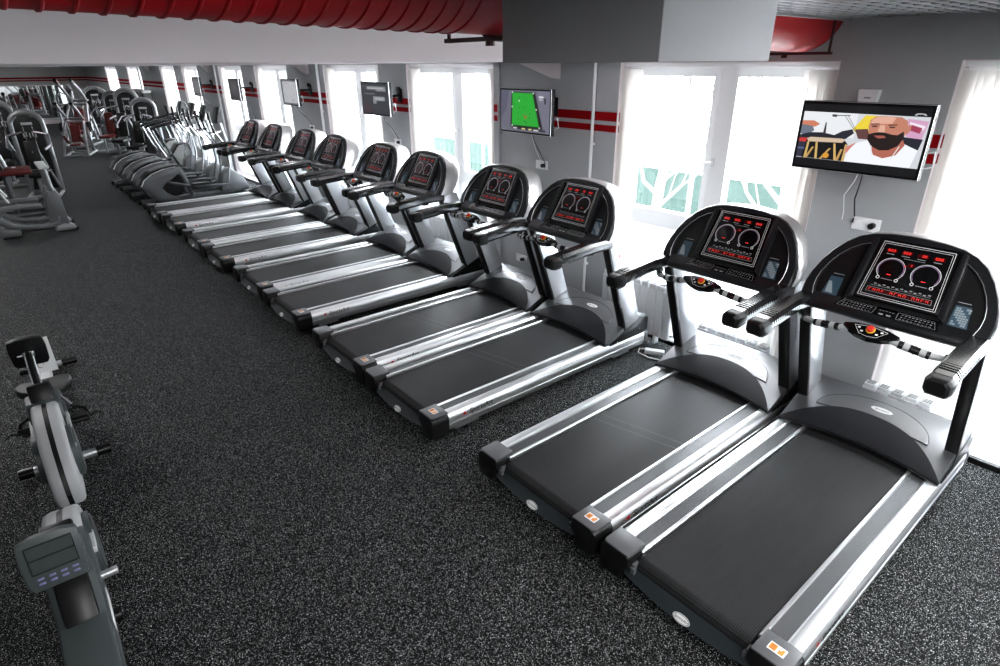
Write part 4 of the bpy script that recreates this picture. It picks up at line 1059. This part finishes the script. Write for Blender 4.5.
# ================================================================== CROSS TRAINERS
def trainer():
    r = thing('cross_trainer', 'x', 'cross trainer', (0, 0, 0), 0, 'cross trainers beyond the treadmills')
    out = [(1.82, .36), (1.88, .46), (2.02, .56), (2.22, .62), (2.42, .645), (2.50, .64), (2.56, .50), (2.64, .10), (2.585, .10), (2.46, .53), (2.40, .50), (2.22, .38), (2.14, .31), (2.20, .22), (2.40, .08), (2.10, .08), (1.94, .17)]
    b = B()
    for x0, x1 in ((-.22, -.15), (.15, .22)): b.prism([(y - 1.8, z) for y, z in out], 'X', x0, x1, bev=.008)
    sh = b.build('side_shroud', MGREY, r)
    top = [(1.80, .36), (1.87, .48), (2.02, .585), (2.22, .645), (2.42, .665), (2.50, .655), (2.44, .62), (2.20, .60), (2.0, .53), (1.89, .43)]
    b = B(); b.prism([(y - 1.8, z) for y, z in top], 'X', -.155, .155, bev=.006); b.prism([(.02, .36), (.1, .42), (.26, .25), (.3, .10), (.14, .17)], 'X', -.15, .15); b.build('top_cover', BLACK, r)
    for sx in (-1, 1):
        b = B(); b.tube([(sx * .224, y - 1.8, z) for y, z in ((1.83, .37), (1.89, .47), (2.03, .565), (2.22, .625), (2.42, .65))], .006, 6)
        b.build('edge_trim', ALU, r)
    b = B(); b.cyl((0, .55, .33), .20, .08, 'X', 28); b.build('flywheel', BLACK, r)
    b = B(); b.box((0, .90, .08), (.10, 1.7, .08), bev=.015); b.box((0, .08, .05), (.52, .12, .07), bev=.02); b.box((0, 1.78, .05), (.60, .12, .07), bev=.02); b.build('base_frame', DGREY, r)
    for sx in (-1, 1):
        b = B(); b.box((sx * .24, .06, .045), (.10, .17, .085), bev=.025); b.build('floor_foot', BLACK, r)
        b = B(); b.tube([(sx * .26, .45, .34 + .06 * sx), (sx * .25, .9, .22 + .05 * sx), (sx * .25, 1.45, .26)], .025, 10); b.build('pedal_arm', DGREY, r)
        b = B(); b.box((sx * .24, .98, .275 + .05 * sx), (.15, .36, .03), bev=.012); b.box((sx * .24, 1.14, .30 + .05 * sx), (.15, .03, .06), bev=.01); b.build('pedal', BLACK, r)
        b = B(); b.tube([(sx * .25, 1.42, .22), (sx * .26, 1.52, .60), (sx * .28, 1.50, .95), (sx * .27, 1.36, 1.18), (sx * .25, 1.32, 1.42)], .017, 10); sw = b.build('swing_arm', CHROME, r)
        b = B(); b.tube([(sx * .27, 1.36, 1.17), (sx * .255, 1.33, 1.32), (sx * .25, 1.32, 1.50)], .023, 10); b.build('hand_grip', RUB, sw)
    b = B(); b.prism([(1.32, .10), (1.40, .42), (1.55, .52), (1.76, .36), (1.86, .10)], 'X', -.13, .13, bev=.03); b.build('front_housing', MGREY, r)
    b = B(); b.tube([(0, 1.60, .42), (0, 1.62, .9), (0, 1.56, 1.30)], .032, 10); b.build('mast', SILV, r)
    b = B(); b.box((0, 1.52, 1.44), (.24, .05, .30), rot=('X', -.35), bev=.02); c = b.build('console', BLACK, r)
    b = B(); b.box((0, 1.491, 1.455), (.18, .006, .19), rot=('X', -.35)); b.build('console_screen', SLATE, c)
    b = B(); b.tube([(-.13, 1.34, 1.12), (-.05, 1.52, 1.16), (.05, 1.52, 1.16), (.13, 1.34, 1.12)], .014, 8); b.build('fixed_bar', CHROME, r)
    return r
tp = trainer()
TL = [(12.02, 1.80, 'cross trainer with a curved grey shroud standing directly beside the last treadmill'),
      (12.86, 1.80, 'cross trainer with a curved grey shroud, second along from the last treadmill'),
      (13.70, 1.80, 'cross trainer with a curved grey shroud, third along from the last treadmill'),
      (14.55, 1.79, 'cross trainer with a curved grey shroud, farthest of the four from the treadmills')]
for i, (x, y, l) in enumerate(TL):
    o = tp if i == 0 else dup(tp)
    o.location = (-x, y, 0); o['label'] = l
# steppers with long black rails
def stepper():
    r = thing('stair_climber', 'x', 'stair climber', (0, 0, 0), 0, 'stair climbers beyond the cross trainers')
    b = B(); b.prism([(.45, .05), (.40, .35), (.62, .62), (.95, .66), (1.15, .40), (1.2, .05)], 'X', -.24, .24, bev=.05); b.build('body_housing', LGREY, r)
    b = B(); b.prism([(.40, .36), (.50, .50), (.62, .64), (.80, .66), (.62, .40)], 'X', -.20, .20, bev=.02); b.build('housing_band', BLACK, r)
    b = B(); b.box((0, .7, .035), (.60, 1.4, .06), bev=.02); b.build('base_frame', DGREY, r)
    for sx in (-1, 1):
        b = B(); b.tube([(sx * .30, 1.15, 1.22), (sx * .30, .25, 1.05), (sx * .30, .12, 1.0)], .032, 12); h = b.build('hand_rail', RUB, r)
        b = B(); b.tube([(sx * .30, .22, 1.03), (sx * .30, .36, .60), (sx * .28, .60, .06)], .024, 10); b.tube([(sx * .30, .70, 1.12), (sx * .28, .95, .06)], .02, 10); b.build('rail_post', CHROME, r)
        b = B(); b.box((sx * .12, .28, .26 + .06 * sx), (.18, .36, .04), rot=('X', .12), bev=.012); b.build('step', BLACK, r)
    b = B(); b.tube([(0, 1.0, .6), (0, 1.12, 1.22)], .03, 10); b.build('mast', SILV, r)
    b = B(); b.box((0, 1.10, 1.36), (.30, .06, .28), rot=('X', -.4), bev=.02); b.build('console', BLACK, r)
    b = B(); b.tube([(-.20, 1.02, 1.50), (-.16, 1.10, 1.25), (.16, 1.10, 1.25), (.20, 1.02, 1.50)], .014, 8); b.build('fixed_bar', CHROME, r)
    return r
sp = stepper()
for i, (x, y, l) in enumerate([(15.6, 2.70, 'stair climber with long black rails just past the last cross trainer'), (16.6, 2.70, 'stair climber with long black rails nearer the silver weight towers')]):
    o = sp if i == 0 else dup(sp)
    o.location = (-x, y, 0); o['label'] = l

# ================================================================== STRENGTH MACHINES
def arch(b, w_, h, r, y=0, yo=0.0, n=14):
    p = [(-w_ / 2, y, .06), (-w_ / 2 - .01, y, h * .55)]
    for k in range(n + 1):
        a = PI - PI * k / n; p.append((math.cos(a) * w_ / 2, y + yo, h - w_ * .36 + math.sin(a) * w_ * .36))
    p += [(w_ / 2 + .01, y, h * .55), (w_ / 2, y, .06)]
    b.tube(p, r, 10); return b
def weight_tower(pad=REDV):
    """arched weight-stack shroud with a padded station in front (towards -Y)"""
    r = thing('weight_machine', 'x', 'weight machine', (0, 0, 0), 0)
    b = B(); arch(b, .62, 1.62, .055); b.build('arch_frame', STEEL, r)
    b = B()
    p = []
    for k in range(15):
        a = PI - PI * k / 14; p.append((math.cos(a) * .27, 1.36 + math.sin(a) * .20))
    b.prism([(-.27, .12)] + p + [(.27, .12)], 'Y', -.03, .09, bev=.01); sh = b.build('shroud', BLACK, r)
    b = B()
    for k in range(5): b.box((-.12 + .06 * k, -.034, 1.18 + .02 * (k % 2)), (.018, .004, .09))
    b.box((0, -.035, 1.40), (.22, .006, .05), bev=.002); b.build('shroud_markings', LGREY, sh)
    b = B()
    for k in range(11): b.box((0, -.045, .20 + .055 * k), (.26, .05, .045), bev=.006)
    ws = b.build('weight_stack', DGREY, r)
    b = B()
    for sx in (-1, 1): b.tube([(sx * .09, -.045, .15), (sx * .09, -.045, 1.35)], .010, 8)
    b.build('guide_rod', CHROME, ws)
    b = B(); b.tube([(-.31, -.0, .05), (-.31, -.95, .05), (.31, -.95, .05), (.31, 0, .05)], .035, 8); b.tube([(0, -.05, .07), (0, -1.0, .07), (0, -1.0, .40)], .035, 8); b.tube([(0, -.45, .08), (0, -.50, .9)], .035, 8)
    b.tube([(-.31, 0, .05), (-.05, -.30, 1.0)], .03, 8); b.tube([(.31, 0, .05), (.05, -.30, 1.0)], .03, 8); b.build('base_frame', STEEL, r)
    b = B(); b.box((0, -.78, .47), (.36, .42, .08), rot=('X', .06), bev=.03); b.build('seat', pad, r)
    b = B(); b.box((0, -.50, .82), (.26, .08, .56), rot=('X', -.16), bev=.03); b.build('backrest', pad, r)
    for sx in (-1, 1):
        b = B(); b.tube([(sx * .12, -.30, 1.25), (sx * .40, -.42, 1.20), (sx * .42, -.75, 1.0), (sx * .30, -.90, .95)], .024, 8); b.tube([(sx * .42, -.72, 1.02), (sx * .30, -.92, .94)], .032, 8); b.build('press_arm', CHROME, r)
    return r
def plate_press():
    """inclined plate-loaded press with a long silver arm rising over the seat"""
    r = thing('plate_press', 'x', 'weight machine', (0, 0, 0), 0)
    b = B(); b.tube([(-.35, -.9, .05), (-.35, .6, .05)], .04, 8); b.tube([(.35, -.9, .05), (.35, .6, .05)], .04, 8)
    for y in (-.85, .0, .55): b.tube([(-.35, y, .05), (.35, y, .05)], .035, 8)
    b.tube([(-.30, .5, .06), (-.26, .15, 1.2)], .04, 8); b.tube([(.30, .5, .06), (.26, .15, 1.2)], .04, 8); b.tube([(-.26, .15, 1.2), (.26, .15, 1.2)], .04, 8)
    b.tube([(-.35, -.85, .06), (-.30, -.2, .95), (-.26, .15, 1.2)], .035, 8); b.tube([(.35, -.85, .06), (.30, -.2, .95), (.26, .15, 1.2)], .035, 8); b.build('base_frame', STEEL, r)
    b = B()
    for sx in (-1, 1): b.tube([(sx * .22, .35, 1.30), (sx * .24, -.15, 1.62), (sx * .22, -.65, 1.86)], .045, 8)
    b.tube([(-.24, .35, 1.30), (.24, .35, 1.30)], .045, 8); ar = b.build('lever_arm', STEEL, r)
    for sx in (-1, 1): b = B(); b.tube([(sx * .22, -.60, 1.84), (sx * .22, -.74, 1.90)], .055, 10); b.build('arm_grip', BLACK, ar)
    b = B().use(BLACK)
    for sx in (-1, 1):
        for k in range(2): b.cyl((sx * (.40 + .055 * k), .30, 1.0), .21 - .03 * k, .045, 'X', 24)
    b.build('weight_plate', None, r)
    b = B(); b.box((0, -.45, .42), (.32, .42, .08), bev=.03); b.build('seat', REDV, r)
    b = B(); b.box((0, -.12, .78), (.30, .08, .66), rot=('X', -.45), bev=.03); b.build('backrest', REDV, r)
    for sx in (-1, 1): b = B(); b.box((sx * .22, -.60, .62), (.09, .50, .07), rot=('X', -.6), bev=.02); b.build('side_pad', REDV, r)
    return r
wt = weight_tower(); wb = weight_tower(BLACK); pp = plate_press()
def put(src, x, y, rz, label, sc=(1, 1, 1)):
    o = dup(src); o.scale = sc; o.location = (-x, y, 0); o.rotation_euler = (0, 0, rz); o['label'] = label; return o
R90 = PI / 2
# window side, beyond the steppers
put(wb, 17.9, 3.25, R90 - .75, 'silver arched weight machine just past the stair climbers, its shroud in front of a window', (.95, .8, .93))
put(wb, 19.25, 3.15, R90 - .75, 'silver arched weight machine in the middle of three along the windows', (.95, .8, 1.05))
put(wt, 21.0, 3.1, R90 - .75, 'silver arched weight machine farthest of three along the windows', (.9, .8, .98))
put(pp, 20.9, 2.0, R90 - .3, 'red padded lever press at the edge of the aisle on the window side', (.8, .8, .72))
put(pp, 23.3, 2.45, R90 - .4, 'red padded lever press with its long silver arm raised against the far wall', (.9, .9, 1.0))
put(wb, 25.0, 3.2, R90 - .4, 'dark weight machine on the window side short of the mirror')
put(pp, 26.9, 2.5, R90, 'lever press on the window side nearest the mirror', (.85, .85, .8))
put(wb, 28.6, 2.9, PI, 'arched weight machine against the windows nearest the mirror')
for x, lab in ((19.95, 'tall black lockerlike weight tower against the pier between the windows, nearer one'), (21.2, 'tall black lockerlike weight tower against the same pier, one step farther')):
    t = thing('cable_tower', lab, 'cable tower', (-x, 3.75, 0), 0, 'cable towers against the wide pier')
    b = B(); b.prism(rrect(.5, .26, .06, 4), 'Z', 0.02, 1.60, bev=.02); b.build('tower_body', BLACK, t)
    b = B(); b.prism(rrect(.54, .30, .08, 4), 'Z', 1.58, 1.66, bev=.02); b.build('tower_cap', STEEL, t)
    b = B()
    for k in range(9): b.box((0, -.15, .2 + .07 * k), (.28, .05, .06), bev=.008)
    b.build('weight_stack', DGREY, t)
# left side of the aisle
put(wb, 14.5, .66, R90 - .2, 'silver arched weight machine left of the aisle behind the grey walker', (.78, .55, .93))
put(wb, 16.4, .30, R90 - .2, 'arched weight machine left of the aisle, second behind the grey walker', (.85, .7, 1.0))
put(wt, 18.4, .10, R90 - .2, 'arched weight machine left of the aisle, third behind the grey walker', (.85, .7, 1.0))
put(pp, 21.0, .25, R90, 'lever press left of the aisle beyond the arched machines', (.85, .85, .8))
put(pp, 25.5, .6, R90, 'lever press left of the aisle standing before the mirror', (.85, .85, .8))
for q in (wt, wb, pp):
    for ch in list(q.children_recursive): bpy.data.objects.remove(ch)
    bpy.data.objects.remove(q)
# seated press with red seat at the left edge
t = thing('leg_extension_machine', 'black framed machine with a dark red seat at the left edge, beside the grey walker', 'weight machine', (-12.6, -.12, 0), 0)
b = B(); b.box((0, .24, .72), (.50, .64, .09), bev=.035); b.build('seat', REDV, t)
b = B(); b.prism([(-.34, .60), (-.30, 1.62), (-.18, 1.74), (-.02, 1.60), (.22, .78), (.16, .60)], 'X', -.22, .22, bev=.04); br = b.build('backrest_shell', BLACK, t)
b = B(); b.tube([(-.24, -.20, 1.72), (-.24, -.03, 1.62), (-.24, .17, 1.15), (-.24, .24, .82)], .03, 10); b.tube([(.24, -.20, 1.72), (.24, -.03, 1.62), (.24, .17, 1.15), (.24, .24, .82)], .03, 10); b.build('frame_hoop', STEEL, t)
b = B(); b.tube([(0, .52, .70), (0, .78, .70)], .02, 8); b.box((0, .80, .70), (.34, .06, .03)); b.build('seat_slide', CHROME, t)
b = B(); b.tube([(-.25, -.3, .05), (-.25, .6, .05), (.25, .6, .05), (.25, -.3, .05)], .035, 8); b.tube([(0, .2, .05), (0, .2, .68)], .04, 8); b.tube([(-.25, -.25, .05), (0, -.2, .9)], .03, 8); b.build('base_frame', DGREY, t)
b = B(); b.box((.19, .34, .80), (.03, .05, .02)); b.build('seat_tag', WHITE, t, smooth=0)
# grey air walker in front of it
t = thing('air_walker', 'grey sculpted walking machine with two uprights at the left edge of the aisle', 'walking machine', (-11.25, .20, 0), 0)
t.scale = (1, .78, .79)
for xo in (-.28, .28):
    y0_ = 0.0
    outer = [(-.75, .55), (-.62, .36), (-.40, .20), (-.10, .115), (.22, .10), (.42, .12), (.44, .30), (.40, .30), (.38, .20), (.15, .165), (-.10, .19), (-.30, .28), (-.42, .40), (-.30, .50), (.10, .50), (.22, .47), (.22, .55), (-.10, .57), (-.45, .56), (-.6, .60)]
    b = B(); b.prism(outer, 'X', xo - .07, xo + .07, bev=.015); b.build('side_shroud', MGREY, t)
    b = B(); b.prism([(.24, .10), (.56, .10), (.54, .66), (.50, .76), (.36, .76), (.32, .50)], 'X', xo - .06, xo + .06, bev=.015); b.build('upright_cover', MGREY, t)
    b = B(); b.tube([(xo, .44, .70), (xo, .42, 1.16)], .042, 12); b.build('upright', STEEL, t)
    b = B(); b.prism([(.30, .02), (.56, .02), (.66, .05), (.60, .12), (.46, .15), (.34, .12)], 'X', xo - .10, xo + .10, bev=.02); f = b.build('front_foot', STEEL, t)
    b = B(); b.cyl((xo - .06, .64, .045), .04, .05, 'X', 14); b.cyl((xo + .06, .64, .045), .04, .05, 'X', 14); b.build('wheel', BLACK, f)
b = B(); b.box((0, .42, 1.18), (.72, .16, .05), bev=.02); b.build('top_bridge', LGREY, t)
b = B(); b.prism([(-.52, .03), (-.22, .03), (-.20, .12), (-.28, .17), (-.48, .17)], 'X', -.36, .36, bev=.02); b.build('rear_foot', MGREY, t)
b = B(); b.tube([(0, -.5, .08), (0, .5, .08)], .03, 10); b.build('centre_beam', DGREY, t)
for xo in (-.28, .28): b = B(); b.tube([(xo, -.25, .62), (xo - .02, -.38, .92), (xo, -.42, 1.12)], .024, 8); b.build('swing_lever', STEEL, t)
